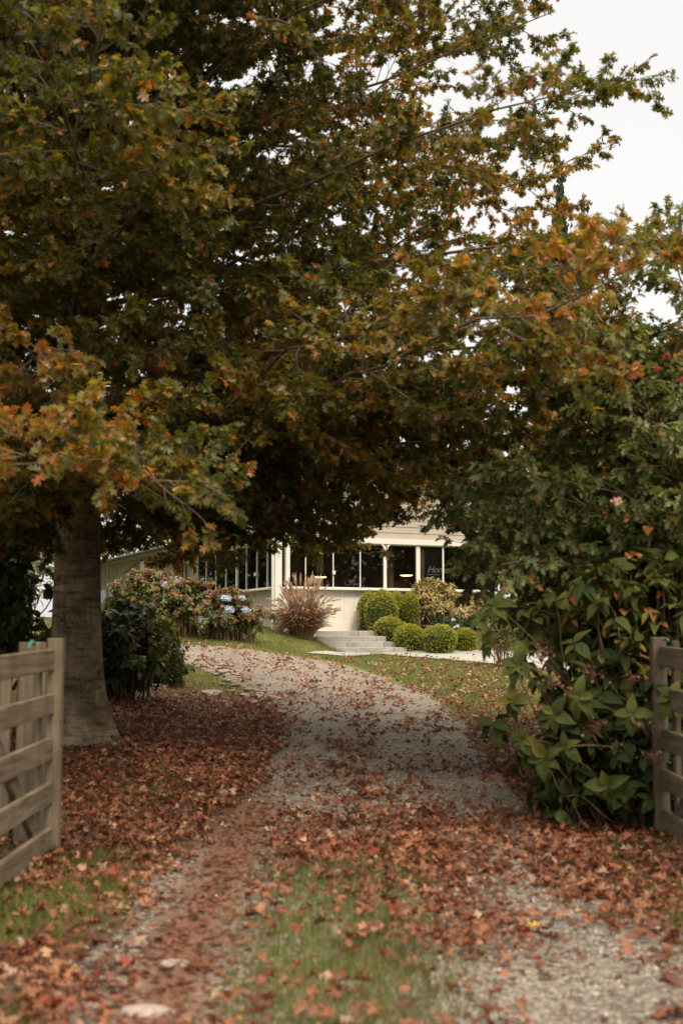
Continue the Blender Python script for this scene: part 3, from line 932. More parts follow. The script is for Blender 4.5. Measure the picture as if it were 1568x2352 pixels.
for q in range(14):       # limbs on the gate side, thick in front of the stem
    az_ = R(-79 + rng.uniform(-42, 42)); zh = 3.1 + q * .50; el_ = np.interp(zh, [3, 7, 10], [.05, .30, .5])
    prims.append((curve_pts(trunk_at(zh), np.array([math.cos(az_) * math.cos(el_), math.sin(az_) * math.cos(el_), math.sin(el_)]), rng.uniform(4.2, 6.2), 13, (0, 0, -.12), .055), .030, zh))
# surveyed limbs: the long one reaching toward the right gate, two over the lower left, two toward upper right
for wp in ([(330, 1010, 14.8), (620, 950, 13.0), (870, 860, 11.4), (1130, 745, 9.9), (1330, 650, 9.1), (1450, 580, 8.8), (1545, 520, 8.6)],
           [(240, 1010, 15), (480, 880, 13.5), (760, 760, 12.2), (1000, 700, 11.4), (1180, 640, 10.8), (1330, 600, 10.4)],
           [(170, 1080, 14.5), (150, 1090, 12.5), (110, 1080, 10.5), (60, 1040, 9.0), (0, 1000, 8.2)],
           [(230, 1090, 14.6), (260, 1130, 12.5), (300, 1150, 10.6), (400, 1130, 9.4), (540, 1130, 8.8)],
           [(300, 700, 15.2), (620, 560, 14.6), (900, 430, 14.5), (1180, 300, 14.6), (1400, 190, 14.8)],
           [(280, 500, 15.2), (640, 330, 14.7), (960, 160, 14.5), (1220, 40, 14.6)],
           [(300, 820, 15.2), (640, 690, 15.2), (930, 560, 15.4), (1200, 420, 15.6), (1330, 370, 15.8)]):
    Pw = [trunk_at(max(2.4, at(*wp[0])[2] - OAKB[2] - .5))] + [at(*w) for w in wp]
    prims.append((resample(np.array(Pw), np.linspace(0, 1, 14)) + np.r_[np.zeros((1, 3)), rng.normal(size=(13, 3)) * .06], .026, 5.0))
prims = prims[-33:] + prims[:-33]      # the long low and surveyed limbs first: they are parts of their own
minor = Acc()
order = list(range(33)) + [33 + int(q) for q in np.argsort([-(np.linalg.norm(p_[0][-1] - p_[0][0])) for p_ in prims[33:]])]
for iq, q in enumerate(order):
    P, r0, zh = prims[q]
    lowk = [q for q in range(4, len(P)) if P[q][2] < zskirt(P[q])]
    if lowk: P = P[:max(5, lowk[0])]
    acc = Acc() if iq < 98 else minor
    A, B = limb_system(P, r0, acc=acc, keep=keep_oak, sec_start=.14, sec_gap=.205, twig_gap=.105, sec_len=(.45, 1.55), sec_bend=(0, 0, -.45 if zh < 4 else .1), twig_r=.0028)
    if iq < 98: acc.obj('limb', M['twig'], oak, True, OAKB)
    kk = rng.random(len(A)) > .04; A = [a_ for a_, q_ in zip(A, kk) if q_]; B = [b_ for b_, q_ in zip(B, kk) if q_]
    TW_A += A; TW_B += B; TW_T += [rng.normal() * .08] * len(A)
pos, d, nr = twig_leaves(TW_A, TW_B, 25, .40, .85, .1); lt_ = np.repeat(np.array(TW_T), 25)
print('OAK twigs', len(TW_A))
zs_ = zskirt_a(pos[:, 0], pos[:, 1]) - .07
k = (pos[:, 2] > zs_)
# nothing of the crown hangs right in front of the gateway or the lens
k &= ~((np.abs(pos[:, 0]) < 1.2 + .26 * pos[:, 1]) & (pos[:, 1] < 7.2))
minor.obj('small_limbs', M['twig'], oak, True, OAKB)['kind'] = 'stuff'
pos, d, nr, lt_ = pos[k], d[k], nr[k], lt_[k]; n = len(pos)
print('OAK leaves', n)
tn = fbm(pos[:, 0] * .9 + pos[:, 2] * .6 + 30, pos[:, 1] * .9 - pos[:, 2] * .5 + 70, 3)
rad = np.hypot(pos[:, 0] - OAKB[0], pos[:, 1] - OAKB[1])
tint = .04 + .46 * sstep(.26, .76, tn) - .12 * (1 - sstep(3.0, 5.0, pos[:, 2])) * sstep(10.5, 13, pos[:, 1]) + lt_ + rng.normal(size=n) * .16 + .05 * (rad > 4.5)
tint = np.where(rng.random(n) < .05, rng.uniform(.7, .93, n), tint)
tint = np.where(rng.random(n) < .02, 1.0, tint)
far = pos[:, 1] > 12.5
acc = Acc()
sz = rng.uniform(.048, .108, n)
scatter(acc, oak_t, pos[~far], d[~far], nr[~far], sz[~far], np.clip(tint[~far], 0, 1))
scatter(acc, oakl_t, pos[far], d[far], nr[far], sz[far], np.clip(tint[far], 0, 1))
acc.obj('crown', M['oak_leaf'], oak, False, OAKB)


# ------------------------------------------------------------------ shrubs
def shrub(base, rx, ry, z0, z1, nstem, tpls, size, per, rng_shell=(.55, 1.0), side=True, whorl=0, stem_r=.006, droop=.2, sec=5, stem_len=.5, up=.7, nrm_up=.8, stem_acc=None, leaf_acc=None, tint_fn=None, base_spread=.25, twig=(.10, .28), front_bias=0):
    """multi-stemmed bush filling an ellipsoid column between z0 and z1 above base"""
    tipl = []
    A, B = [], []
    for i in range(nstem):
        a = rng.random() * 2 * PI
        u = rng.random() ** .5 * rng.uniform(*rng_shell)
        h = z0 + (z1 - z0) * rng.uniform(.12, 1) ** .8
        f = math.sqrt(max(.05, 1 - max(0, (h - z0) / (z1 - z0) * 2 - 1.0) ** 2))
        tip = base + np.array([math.cos(a) * rx * u * f, math.sin(a) * ry * u * f, h])
        b0 = base + np.array([math.cos(a) * rx * base_spread * rng.random(), math.sin(a) * ry * base_spread * rng.random(), -.03])
        mid = b0 * .45 + tip * .55; mid[2] = b0[2] + (tip[2] - b0[2]) * up
        t = np.linspace(0, 1, 7)[:, None]
        P = (1 - t) ** 2 * b0 + 2 * t * (1 - t) * mid + t * t * tip + rng.normal(size=(7, 3)) * .015
        if stem_acc is not None: tube(stem_acc, P, np.linspace(stem_r, stem_r * .4, 7), 4)
        tipl.append((P[-1], unit(P[-1] - P[-3])))
        for s in range(sec):
            q = resample(P, np.array([1 - stem_len * rng.random()]))[0]
            e = q + unit(rdir(1)[0] + np.array([0, 0, .25]) + .6 * unit(P[-1] - P[-3])) * rng.uniform(*twig)
            if stem_acc is not None: tube(stem_acc, np.array([q, (q + e) / 2 + rng.normal(size=3) * .006, e]), stem_r * .35, 3)
            A.append(q); B.append(e)
    if per and leaf_acc is not None and A:
        pos, d, nr = twig_leaves(A, B, per, droop, .8)
        nr[:, 2] += nrm_up - .8
        n = len(pos)
        t = tint_fn(pos, n) if tint_fn else rng.random(n)
        scatter(leaf_acc, tpls, pos, d, nr, rng.uniform(*size, n), np.clip(t, 0, 1))
    if whorl and leaf_acc is not None:
        pts = [(p, dd) for p, dd in tipl] + [(np.array(b), unit(np.array(b) - np.array(a))) for a, b in zip(A, B)]
        pos, dv, nv = [], [], []
        for p, dd in pts:
            X = unit(np.cross(dd, [.3, .2, 1])); Y = np.cross(dd, X)
            m = whorl + int(rng.integers(-1, 2)); ph = rng.random() * 6
            for j in range(m):
                an = ph + j * 2 * PI / m + rng.normal() * .2
                o = X * math.cos(an) + Y * math.sin(an)
                v = o * rng.uniform(.7, 1.1) + dd * rng.uniform(.1, .7); v[2] -= droop * rng.random()
                pos.append(p - dd * rng.random() * .05); dv.append(v); nv.append(dd + np.array([0, 0, .4]))
        n = len(pos); pos = np.array(pos)
        t = tint_fn(pos, n) if tint_fn else rng.random(n)
        scatter(leaf_acc, tpls, pos, np.array(dv), np.array(nv), rng.uniform(*size, n), np.clip(t, 0, 1))
    return tipl, A, B


def tint_norm(mu, sd, rare=.04, rare_v=1.0, patch=.3):
    def f(pos, n):
        t = rng.normal(mu, sd, n) + patch * (fbm(pos[:, 0] * 1.7 + pos[:, 2], pos[:, 1] * 1.7 + pos[:, 2] * 1.3 + 9, 2) - .5)
        return np.where(rng.random(n) < rare, rare_v, t)
    return f


# right: tall tree-like shrub with star-shaped leaves
MB = np.array([3.2, 11.9, 0.]); MB[2] = float(G(MB[0], MB[1]))
maple = thing('leafy_tree', 'low dark green tree with star-shaped leaves on the right', 'tree', tuple(MB))
acc_t = Acc(); tubes_done = []
tree_trunk(acc_t, MB, 3.9, .11, (-.02, -.02), .4, 14)
acc_t.obj('trunk', M['bark'], maple, True, MB)
TA, TB = [], []
for i in range(98):
    a = i * ga; u = math.sqrt((i + .5) / 80)
    v = rng.uniform(.05, 1)
    zt_ = 1.0 + 3.55 * v
    f = math.sqrt(max(.05, 1 - (max(0, v * 2 - 1.15)) ** 2)) * (.72 + .28 * min(1, v * 3))
    rr_ = rng.uniform(.75, 1.0)
    tip = MB + np.array([math.cos(a) * 2.45 * rr_ * f, math.sin(a) * 2.5 * rr_ * f, zt_])
    st = MB + np.array([0, 0, max(.5, zt_ * .45)])
    mid = (st + tip) / 2 + np.array([0, 0, .35])
    t = np.linspace(0, 1, 10)[:, None]
    P = (1 - t) ** 2 * st + 2 * t * (1 - t) * mid + t * t * tip + rng.normal(size=(10, 3)) * .02
    acc = Acc()
    A, B = limb_system(P, .022, sec_gap=.12, sec_len=(.25, .75), sec_start=.25, twig_gap=.075, twig_len=(.08, .22), acc=acc, twig_r=.0022, wob=.08, sec_bend=(0, 0, -.1))
    acc.obj('limb', M['stem'], maple, True, MB)
    TA += A; TB += B
low = Acc()     # drooping low boughs on the drive side
for (px, py, dd) in [(1040, 1150, 12.6), (1030, 1215, 12.4), (1050, 1275, 12.2), (1075, 1325, 12.0), (1100, 1245, 11.2), (1120, 1180, 11.0), (1060, 1100, 12.0), (1110, 1350, 11.6), (1020, 1180, 12.9), (1150, 1300, 10.6)]:
    tip = at(px, py, dd); st = MB + np.array([0, 0, 1.3]); mid = (st + tip) / 2 + np.array([0, 0, .45])
    t = np.linspace(0, 1, 10)[:, None]; P = (1 - t) ** 2 * st + 2 * t * (1 - t) * mid + t * t * tip + rng.normal(size=(10, 3)) * .02
    A, B = limb_system(P, .018, sec_gap=.11, sec_len=(.25, .6), sec_start=.35, twig_gap=.075, twig_len=(.08, .22), acc=low, twig_r=.0022, wob=.08, sec_bend=(0, 0, -.15))
    TA += A; TB += B
low.obj('low_boughs', M['stem'], maple, True, MB)
pos, d, nr = twig_leaves(TA, TB, 7, .3, .7)
k = ~((pos[:, 1] < 9.0)) & ~((pos[:, 2] < 1.2 + .25 * vnoise(pos[:, 0] * 2, pos[:, 1] * 2)) & (pos[:, 0] < 2.4))
pos, d, nr = pos[k], d[k], nr[k]; n = len(pos); print('MAPLE leaves', n)
nr[:, 2] += .4
t = tint_norm(.38, .2, .03, 1.0, .4)(pos, n) + .28 * sstep(2.8, 4.6, pos[:, 2])
acc = Acc(); scatter(acc, star_t, pos, d, nr, rng.uniform(.055, .105, n), np.clip(t, 0, 1))
acc.obj('crown', M['maple_leaf'], maple, False, MB)


# far right: climbing rose
RB = np.array([3.45, 10.9, 0.]); RB[2] = float(G(RB[0], RB[1]))
rose = thing('rose_bush', 'tall arching rose bush with a few blooms at the right edge', 'shrub', tuple(RB))
sa, la = Acc(), Acc()
tips, A_, B_ = shrub(RB, 1.25, 1.2, .8, 4.15, 60, ovas_t, (.035, .07), 5, stem_acc=sa, leaf_acc=la, sec=26, stem_len=.72, tint_fn=tint_norm(.62, .25, .08, 1.0, .5), stem_r=.008, twig=(.10, .32))
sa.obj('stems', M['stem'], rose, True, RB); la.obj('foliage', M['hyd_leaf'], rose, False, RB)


def flower_ball(name, c, r, npet, mat, parent, origin, psize=None, squash=.8, core=True):
    ac = Acc(); n = npet
    dirs = rdir(n); P = np.asarray(c) + dirs * r * np.array([1, 1, squash]) * rng.uniform(.75, 1.0, (n, 1))
    scatter(ac, petal_t, P - dirs * (psize or r * .5) * .2, rdir(n) + dirs * .3, dirs + rdir(n) * .35, (psize or r * .5) * rng.uniform(.7, 1.2, n), rng.random(n))
    return ac.obj(name, mat, parent, False, origin)


for (px, py, dd, mm, r) in [(1530, 818, 9.9, 'rose_red', .026), (1508, 848, 9.95, 'rose_red', .02), (1560, 872, 9.7, 'rose_red', .024), (1333, 614, 10.3, 'rose_pink', .05), (1415, 1150, 9.6, 'rose_pink', .035)]:
    flower_ball('flower', at(px, py, dd), r, 40, M[mm], rose, RB)

# right: big-leaved hydrangea between the drive and the dark gate
HB = np.array([2.22, 10.0, 0.]); HB[2] = float(G(HB[0], HB[1]))
hyd = thing('hydrangea_bush', 'sprawling dark hydrangea with big leaves beside the dark right gate', 'shrub', tuple(HB))
sa, la = Acc(), Acc()
tips, A_, B_ = shrub(HB, 1.28, .95, .08, 1.88, 320, ova_t, (.075, .155), 0, whorl=6, sec=2, stem_len=.55, stem_acc=sa, leaf_acc=la, tint_fn=tint_norm(.42, .22, .008, 1.0, .9), stem_r=.008, droop=1.1, base_spread=.45, twig=(.10, .25), rng_shell=(.45, 1.0))
shrub(HB + np.array([-.15, -.40, 0]), 1.0, .45, .05, .80, 110, ova_t, (.07, .14), 0, whorl=5, sec=2, stem_len=.6, stem_acc=sa, leaf_acc=la, tint_fn=tint_norm(.40, .22, .01, 1.0, .7), stem_r=.006, droop=.9, base_spread=.6, twig=(.08, .2))
# a few long stems lolling over the drive edge
pos_, d_, n_ = [], [], []
for (px, py, dd) in [(1395, 1805, 9.0), (1270, 1640, 9.2), (1200, 1700, 9.4), (1250, 1740, 9.15), (1105, 1420, 9.6), (1135, 1390, 9.6), (1120, 1480, 9.6), (1190, 1530, 9.5), (1330, 1600, 9.2), (1180, 1610, 9.5), (1300, 1715, 9.1), (1450, 1640, 9.0), (1540, 1600, 8.9)]:
    tp = at(px, py, dd); b0 = HB + np.array([rng.normal() * .3, rng.normal() * .2, 0]); mid = (tp + b0) / 2 + np.array([0, 0, .35])
    t = np.linspace(0, 1, 9)[:, None]; P = (1 - t) ** 2 * b0 + 2 * t * (1 - t) * mid + t * t * tp
    tube(sa, P, np.linspace(.008, .004, 9), 5)
    dv = unit(P[-1] - P[-2] + np.array([0, -.04, 0]))
    X = unit(np.cross(dv, [.2, .1, 1])); Y = np.cross(dv, X); ph = rng.random() * 6
    for j in range(6):
        an = ph + j * 2 * PI / 6 + rng.normal() * .15
        v = (X * math.cos(an) + Y * math.sin(an)) + dv * .35; v[2] -= .2
        pos_.append(P[-1]); d_.append(v); n_.append(dv + np.array([0, -.3, .5]))
scatter(la, ova_t, np.array(pos_), np.array(d_), np.array(n_), rng.uniform(.09, .155, len(pos_)), np.clip(rng.normal(.6, .15, len(pos_)), 0, 1))
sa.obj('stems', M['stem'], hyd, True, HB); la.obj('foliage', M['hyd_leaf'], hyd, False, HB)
for (px, py, dd) in [(1265, 1565, 9.3), (1300, 1590, 9.3), (1375, 1660, 9.2), (1320, 1660, 9.3), (1480, 1665, 9.0), (1360, 1545, 9.4), (1450, 1555, 9.3), (1420, 1850 - 130, 9.3), (1505, 1735, 8.95), (1240, 1500, 9.5)]:
    c = at(px, py, dd); ac = Acc(); n = 22
    P = c + rng.normal(size=(n, 3)) * np.array([.05, .05, .025])
    scatter(ac, petal_t, P, rdir(n), rdir(n) + np.array([0, -.4, .5]), rng.uniform(.012, .024, n), rng.random(n))
    for q_ in P: tube(ac, np.array([c + np.array([0, 0, -.06]), (c + q_) / 2, q_]), .0016, 3, .1)
    ac.obj('dried_flower_head', M['pale_dry'], hyd, False, HB)

# left: shrub just right of the trunk, ivy mound beside it
SB = np.array([*gpt(264, 1630), 0.]); SB[1] += .9; SB[2] = float(G(SB[0], SB[1]))
und = thing('broadleaf_shrub', 'dark glossy broad-leaved shrub tucked against the oak trunk\'s right side', 'shrub', tuple(SB))
sa, la = Acc(), Acc()
shrub(SB, .62, .7, .02, 1.32, 80, ova_t, (.10, .19), 0, whorl=5, sec=3, stem_acc=sa, leaf_acc=la, tint_fn=tint_norm(.4, .25, .05, 1.0, .4), stem_r=.008, droop=1.0, base_spread=.5)
sa.obj('stems', M['stem'], und, True, SB); la.obj('foliage', M['dark_leaf'], und, False, SB)
for (px, py) in [(322, 1455), (328, 1555)]:
    flower_ball('dried_flower_head', at(px, py, SB[1] - .5), .06, 60, M['dark_dry'], und, SB, .025)
IB = np.array([*gpt(365, 1590), 0.]); IB[1] += 1.0; IB[2] = float(G(IB[0], IB[1]))
ivy = thing('ivy_mound', 'small-leaved ivy mound between the dark shrub and the drive', 'shrub', tuple(IB))
sa, la = Acc(), Acc()
shrub(IB, .42, .5, .1, .72, 70, ovas_t, (.035, .065), 4, sec=12, stem_len=.9, stem_acc=sa, leaf_acc=la, tint_fn=tint_norm(.6, .25, .02), stem_r=.005, twig=(.05, .15), base_spread=.7)
sa.obj('stems', M['stem'], ivy, True, IB); la.obj('foliage', M['dark_leaf'], ivy, False, IB)

# garden marker
mp_ = gpt(358, 1602)
mk = thing('garden_marker', 'small white flat marker plate on the ground by the ivy', 'marker', (mp_[0], mp_[1], float(G(*mp_))))
boxes('stake', M['marker_blue'], mk, [((0, 0, .075), (.03, .03, .19))], .002)
boxes('holder', M['marker_blue'], mk, [((0, 0, .175), (.125, .10, .018), Matrix.Rotation(.45, 3, 'X'))], .002)
boxes('plate', M['marker_white'], mk, [((0, -.006, .189), (.115, .09, .008), Matrix.Rotation(.45, 3, 'X'))], .001)

# left: dark shrub behind the fence, left of the trunk
for (xx, yy, rx, ry, h, ns, lab) in [(-4.65, 17.8, 1.55, 1.1, 2.45, 150, 'dark bent-stemmed shrub left of the oak trunk behind the fence'), (-3.3, 10.8, .75, .6, 1.05, 34, 'low dark shrub close behind the grey board fence')]:
    B0 = np.array([xx, yy, float(G(xx, yy))])
    cs = thing('dark_shrub', lab, 'shrub', tuple(B0))
    sa, la = Acc(), Acc()
    shrub(B0, rx, ry, .3, h, ns, ova_t, (.10, .19), 3, whorl=4, sec=5, stem_acc=sa, leaf_acc=la, tint_fn=tint_norm(.35, .25, .03), stem_r=.016, droop=.7, base_spread=.5)
    sa.obj('stems', M['stem'], cs, True, B0); la.obj('foliage', M['dark_leaf'], cs, False, B0)

# ------------------------------------------------------------------ house
HC = at(636, 1451, 38.0)
HA = R(23.7)
ZF = HC[2]              # floor / wall foot level
house = thing('house', 'cream painted house with long dark glazed walls behind the garden', 'house', (HC[0], HC[1], ZF), HA)
SILL = 1.13; HEAD = 2.43; EAVE = 2.78


def hb(name, mat, items, bev=.006, parent=None): return boxes(name, mat, parent or house, items, bev)


# right (front) wall along +x at y=0, left wall along +y at x=0; both 0.16 thick
hb('wall', M['cream'], [((4.6, .08, (SILL - .9) / 2), (9.0, .16, SILL + .9))])
bt = [((x, -.007, SILL / 2 - .1), (.012, .014, SILL + .05)) for x in np.arange(.45, 9, .30)]
bt += [((4.6, -.018, .12), (8.9, .03, .30))]
hb('wall_cladding', M['cream'], bt, .002)
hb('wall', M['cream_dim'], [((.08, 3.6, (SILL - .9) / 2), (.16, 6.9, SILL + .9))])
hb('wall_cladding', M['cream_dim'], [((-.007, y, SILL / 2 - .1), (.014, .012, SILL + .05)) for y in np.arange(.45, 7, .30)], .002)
hb('window_sill', M['white'], [((4.6, -.05, SILL + .03), (8.95, .30, .055)), ])
hb('window_sill', M['white'], [((-.05, 3.7, SILL + .028), (.30, 6.9, .055))])
hb('lintel', M['white'], [((4.6, .06, HEAD + .075), (9.0, .22, .15))])
hb('lintel', M['white'], [((.06, 3.7, HEAD + .072), (.22, 6.9, .145))])
# boarded gable wall above the front glazing
cl = []
zz_ = HEAD + .16
while zz_ < 4.35:
    cl.append(((4.6, .05 + .004, zz_ + .085), (9.0, .05, .185), Matrix.Rotation(-.10, 3, 'X'))); zz_ += .17
cl.append(((4.6, .14, (HEAD + .16 + 4.4) / 2), (8.96, .06, 4.4 - HEAD - .16)))
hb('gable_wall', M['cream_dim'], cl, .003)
hb('roof', M['roof'], [((4.7, 2.1, 4.66), (9.8, 5.4, .10), Matrix.Rotation(.09, 3, 'X'))])
hb('cornice', M['white'], [((-.25, .45, HEAD + .27), (.55, 1.1, .16)), ((-.25, .42, HEAD + .40), (.68, 1.25, .09))], .02)
# corner post and downpipe
hb('corner_post', M['white'], [((.0, .0, 1.0), (.20, .20, 2 * 1.0 + 1.0)), ((.27, -.03, SILL + .06 + (HEAD - SILL) / 2 - .03), (.12, .14, HEAD - SILL))])
acc = Acc(); tube(acc, np.array([(-.16, -.10, -.4), (-.16, -.10, .6), (-.16, -.10, 1.6), (-.16, -.10, 2.3), (-.13, -.06, 2.5)]), .042, 10)
acc.obj('downpipe', M['pipe'], house, True)


def local_x(px):       # where a line of sight meets the front wall
    h = (px - 784) / FPX; c, s = math.cos(HA), math.sin(HA)
    return (h * HC[1] - HC[0]) / (c - h * s)


def local_y(px):       # where a line of sight meets the left wall
    h = (px - 784) / FPX; c, s = math.cos(HA), math.sin(HA)
    return (h * HC[1] - HC[0]) / (-s - h * c)


def window_panel(a, b, side, thick_b, handle=False):
    """one glazed panel between a and b along a wall; returns the window part"""
    def P(u, off, z): return (u, off, z) if side == 'front' else (off, u, z)

    def S(du, dt, dz): return (du, dt, dz) if side == 'front' else (dt, du, dz)
    z0, z1 = SILL + .06, HEAD
    zc, hh = (z0 + z1) / 2, z1 - z0
    w = hb('window', M['white'], [(P(b, .05, zc), S(thick_b, .03 if thick_b < .06 else .07, hh)), (P((a + b) / 2, .05, z0 + .014), S(b - a - thick_b - .004, .05, .028)), (P((a + b) / 2, .05, z1 - .014), S(b - a - thick_b - .004, .05, .028))], .003)
    g = hb('pane', M['glass'], [(P((a + b) / 2, .05, zc), S(b - a - thick_b - .008, .008, hh - .06))], 0, w)
    if handle:
        hb('handle', M['white'], [(P(b, -.005, z0 + .42), S(.085, .04, .10))], .006, w)
    return w


fx = [local_x(p) for p in (652, 703, 766.5, 828.5, 885, 961, 1019)]
fx[0] += .02
for k in range(6):
    window_panel(fx[k], fx[k + 1], 'front', [.028, .028, .028, .09, .12, .05][k], k == 1)
window_panel(fx[6], fx[6] + 1.3, 'front', .06); window_panel(fx[6] + 1.3, fx[6] + 2.6, 'front', .06)
# curved brackets at the post heads
for px_ in (885, 652):
    xq = local_x(px_)
    bm = bmesh.new()
    for sg in (1, -1):
        if px_ == 652 and sg < 0: continue
        N_ = 7; vs = []
        arc = [(.05 + .17 * (1 - math.cos(t)), -.17 * (1 - math.sin(t))) for t in np.linspace(0, PI / 2, N_)]
        outline = [(sg * .05, 0.0)] + [(sg * x_, z_) for x_, z_ in arc]
        for yy_ in (-.03, .0):
            vs.append([bm.verts.new((xq + x_ + (.08 if px_ == 652 else 0), yy_, HEAD - .002 + z_)) for x_, z_ in outline])
        f1 = bm.faces.new(vs[0]); f2 = bm.faces.new(vs[1][::-1])
        for q in range(len(outline)):
            q2 = (q + 1) % len(outline); bm.faces.new((vs[0][q2], vs[0][q], vs[1][q], vs[1][q2]))
    bmesh.ops.recalc_face_normals(bm, faces=bm.faces)
    me = bpy.data.meshes.new('bracket'); bm.to_mesh(me); bm.free(); link('bracket', me, M['white'], house)
ly = [.12] + [local_y(p) for p in (610, 586, 562, 541, 515, 492, 470, 450)]
for k in range(8):
    window_panel(ly[k], ly[k + 1], 'left', [.022, .022, .022, .07, .022, .022, .022, .05][k], k == 1)
yE = ly[8] + .03
# solid part of the left wall with its small window, post, low far wing
yW0, yW1 = local_y(438), local_y(397)
yP = local_y(352)
hb('wall', M['cream_dim'], [((.08, (yE + yW0) / 2 - .02, 1.0), (.16, yW0 - yE - .04, 3.5)), ((.08, (yW0 + yW1) / 2, .25), (.16, yW1 - yW0, 2.2 - .002)), ((.08, (yW0 + yW1) / 2, 2.55), (.16, yW1 - yW0, .42)),
                            ((.08, (yW1 + yP) / 2, 1.0), (.16, yP - yW1, 3.5))], .002)
hb('wall_cladding', M['cream_dim'], [((-.008, y, 1.0), (.016, .03, 3.4)) for y in np.arange(yE + .2, yP, .40) if not (yW0 - .05 < y < yW1 + .05)], .002)
w = hb('window', M['cream_dim'], [((.03, yW0 + .04, 1.85), (.10, .08, 1.0)), ((.03, yW1 - .04, 1.85), (.10, .08, 1.0)), ((.03, (yW0 + yW1) / 2, 2.31), (.10, yW1 - yW0 - .17, .08)), ((.03, (yW0 + yW1) / 2, 1.38), (.10, yW1 - yW0 - .17, .06)),
                                 *[((.04, yW0 + (yW1 - yW0) * f_, 1.84), (.06, .05, .85)) for f_ in (.2, .4, .6, .8)], ((.045, (yW0 + yW1) / 2, 1.72), (.03, yW1 - yW0 - .17, .03))], .004)
hb('pane', M['glass'], [((.09, (yW0 + yW1) / 2, 1.84), (.008, yW1 - yW0 - .17, .86))], 0, w)
hb('corner_post', M['cream'], [((-.12, yP + .25, .95), (.42, .50, 3.2))])
yF = yP + 14
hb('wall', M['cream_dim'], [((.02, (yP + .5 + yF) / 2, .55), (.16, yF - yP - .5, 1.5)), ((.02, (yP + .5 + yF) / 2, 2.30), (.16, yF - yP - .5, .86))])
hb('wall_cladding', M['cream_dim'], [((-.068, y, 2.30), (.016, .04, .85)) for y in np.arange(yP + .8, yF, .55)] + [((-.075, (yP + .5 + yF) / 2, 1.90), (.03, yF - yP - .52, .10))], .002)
w = hb('window', M['white'], [((.0, y, 1.59), (.09, .07, .56)) for y in np.arange(yP + 1.2, yF, 1.3)] + [((-.004, (yP + .5 + yF) / 2, z_), (.086, yF - yP - .56, .05)) for z_ in (1.335, 1.845)], .003)
hb('pane', M['glass'], [((.02, (yP + .5 + yF) / 2, 1.59), (.008, yF - yP - .55, .555))], 0, w)
hb('brace', M['gutter'], [((-.30, yP + 1.6, 2.42), (.05, 2.6, .05), Matrix.Rotation(-.14, 3, 'X'))])
hb('wing_roof', M['roof'], [((1.9, (yE - .3 + yF) / 2 + .3, EAVE + .19), (4.9, yF - yE + .9, .07), Matrix.Rotation(-.07, 3, 'Y'))])
acc = Acc(); tube(acc, np.array([(-.62, 1.2, EAVE + .02), (-.62, 8, EAVE + .0), (-.62, 15, EAVE - .02), (-.62, yF + .3, EAVE - .04)]), .07, 8, cap=True)
acc.obj('gutter', M['gutter'], house, True)
hb('eave', M['cream_dim'], [((-.30, (1.1 + yF) / 2, EAVE - .07), (.56, yF - 1.1, .04)), ((.08, (1.2 + yE) / 2, HEAD + .245), (.15, yE - 1.2 - .01, .19))])
bm = bmesh.new(); bmesh.ops.create_uvsphere(bm, u_segments=16, v_segments=10, radius=.2)
bmesh.ops.create_cone(bm, cap_ends=True, segments=16, radius1=.14, radius2=.14, depth=.5, matrix=Matrix.Translation((0, 0, -.35)))
me = bpy.data.meshes.new('roof_vent'); bm.to_mesh(me); bm.free()
o = link('roof_vent', me, M['pipe'], house); o.location = (.9, yP + 1.5, EAVE + .62)
hb('flashing', M['roof'], [((.9, yP + 1.5, EAVE + .20), (.7, .7, .16))])
# interior
hb('interior_wall', M['interior'], [((4.7, 4.6, 1.2), (9.2, .12, 3.6)), ((9.15, 2.4, 1.2), (.12, 4.3, 3.6)), ((2.6, yE + .05, 1.2), (4.6, .1, 3.6))])
hb('floor', M['inner_floor'], [((4.7, 2.45, -.25), (8.8, 4.2, .1)), ((2.3, (4.7 + yE) / 2, -.252), (4.2, yE - 4.8, .1))])
hb('ceiling', M['interior'], [((4.7, 2.45, HEAD + .22), (8.8, 4.2, .06)), ((2.3, (4.7 + yE) / 2, HEAD + .222), (4.2, yE - 4.8, .06))])
for xx in (fx[0] + .45, fx[2] + .25, fx[4] + .9):
    hb('interior_post', M['interior_post'], [((xx, 1.6, 1.0), (.16, .16, 2.95))])
hb('interior_shelf', M['interior_post'], [((fx[5] + .22, .32, 1.15), (.30, .10, 2.4))])
# sign
sg = hb('sign', M['board'], [((fx[5] + .62, .22, SILL + .78), (.60, .03, 1.10))], .004)
cu = bpy.data.curves.new('lettering', 'FONT'); cu.body = 'Home'; cu.size = .27; cu.shear = .35; cu.extrude = .003; cu.space_character = .92; cu.resolution_u = 3
to = bpy.data.objects.new('tmp', cu); COL.objects.link(to)
bpy.context.view_layer.update()
me = bpy.data.meshes.new_from_object(to.evaluated_get(bpy.context.evaluated_depsgraph_get()))
bpy.data.objects.remove(to)
bm = bmesh.new(); bm.from_mesh(me)
bmesh.ops.transform(bm, matrix=Matrix.Translation((fx[5] + .37, .20, SILL + .56)) @ Matrix.Rotation(PI / 2, 4, 'X'), verts=bm.verts)
box_bm(bm, (fx[5] + .58, .20, SILL + .50), (.42, .006, .014), None, 0)
bm.to_mesh(me); bm.free()
link('lettering', me, M['chalk'], sg)

# lamps inside: pendant shades with lit undersides
cH, sH = math.cos(HA), math.sin(HA)


def house_pt(px, py, yl):
    """house point on the inner plane y=yl along a line of sight"""
    h = (px - 784) / FPX
    lx = (h * (HC[1] + cH * yl) - (HC[0] - sH * yl)) / (cH - h * sH)
    wx, wy = HC[0] + lx * cH - yl * sH, HC[1] + lx * sH + yl * cH
    return wx, wy, at(px, py, wy)[2]


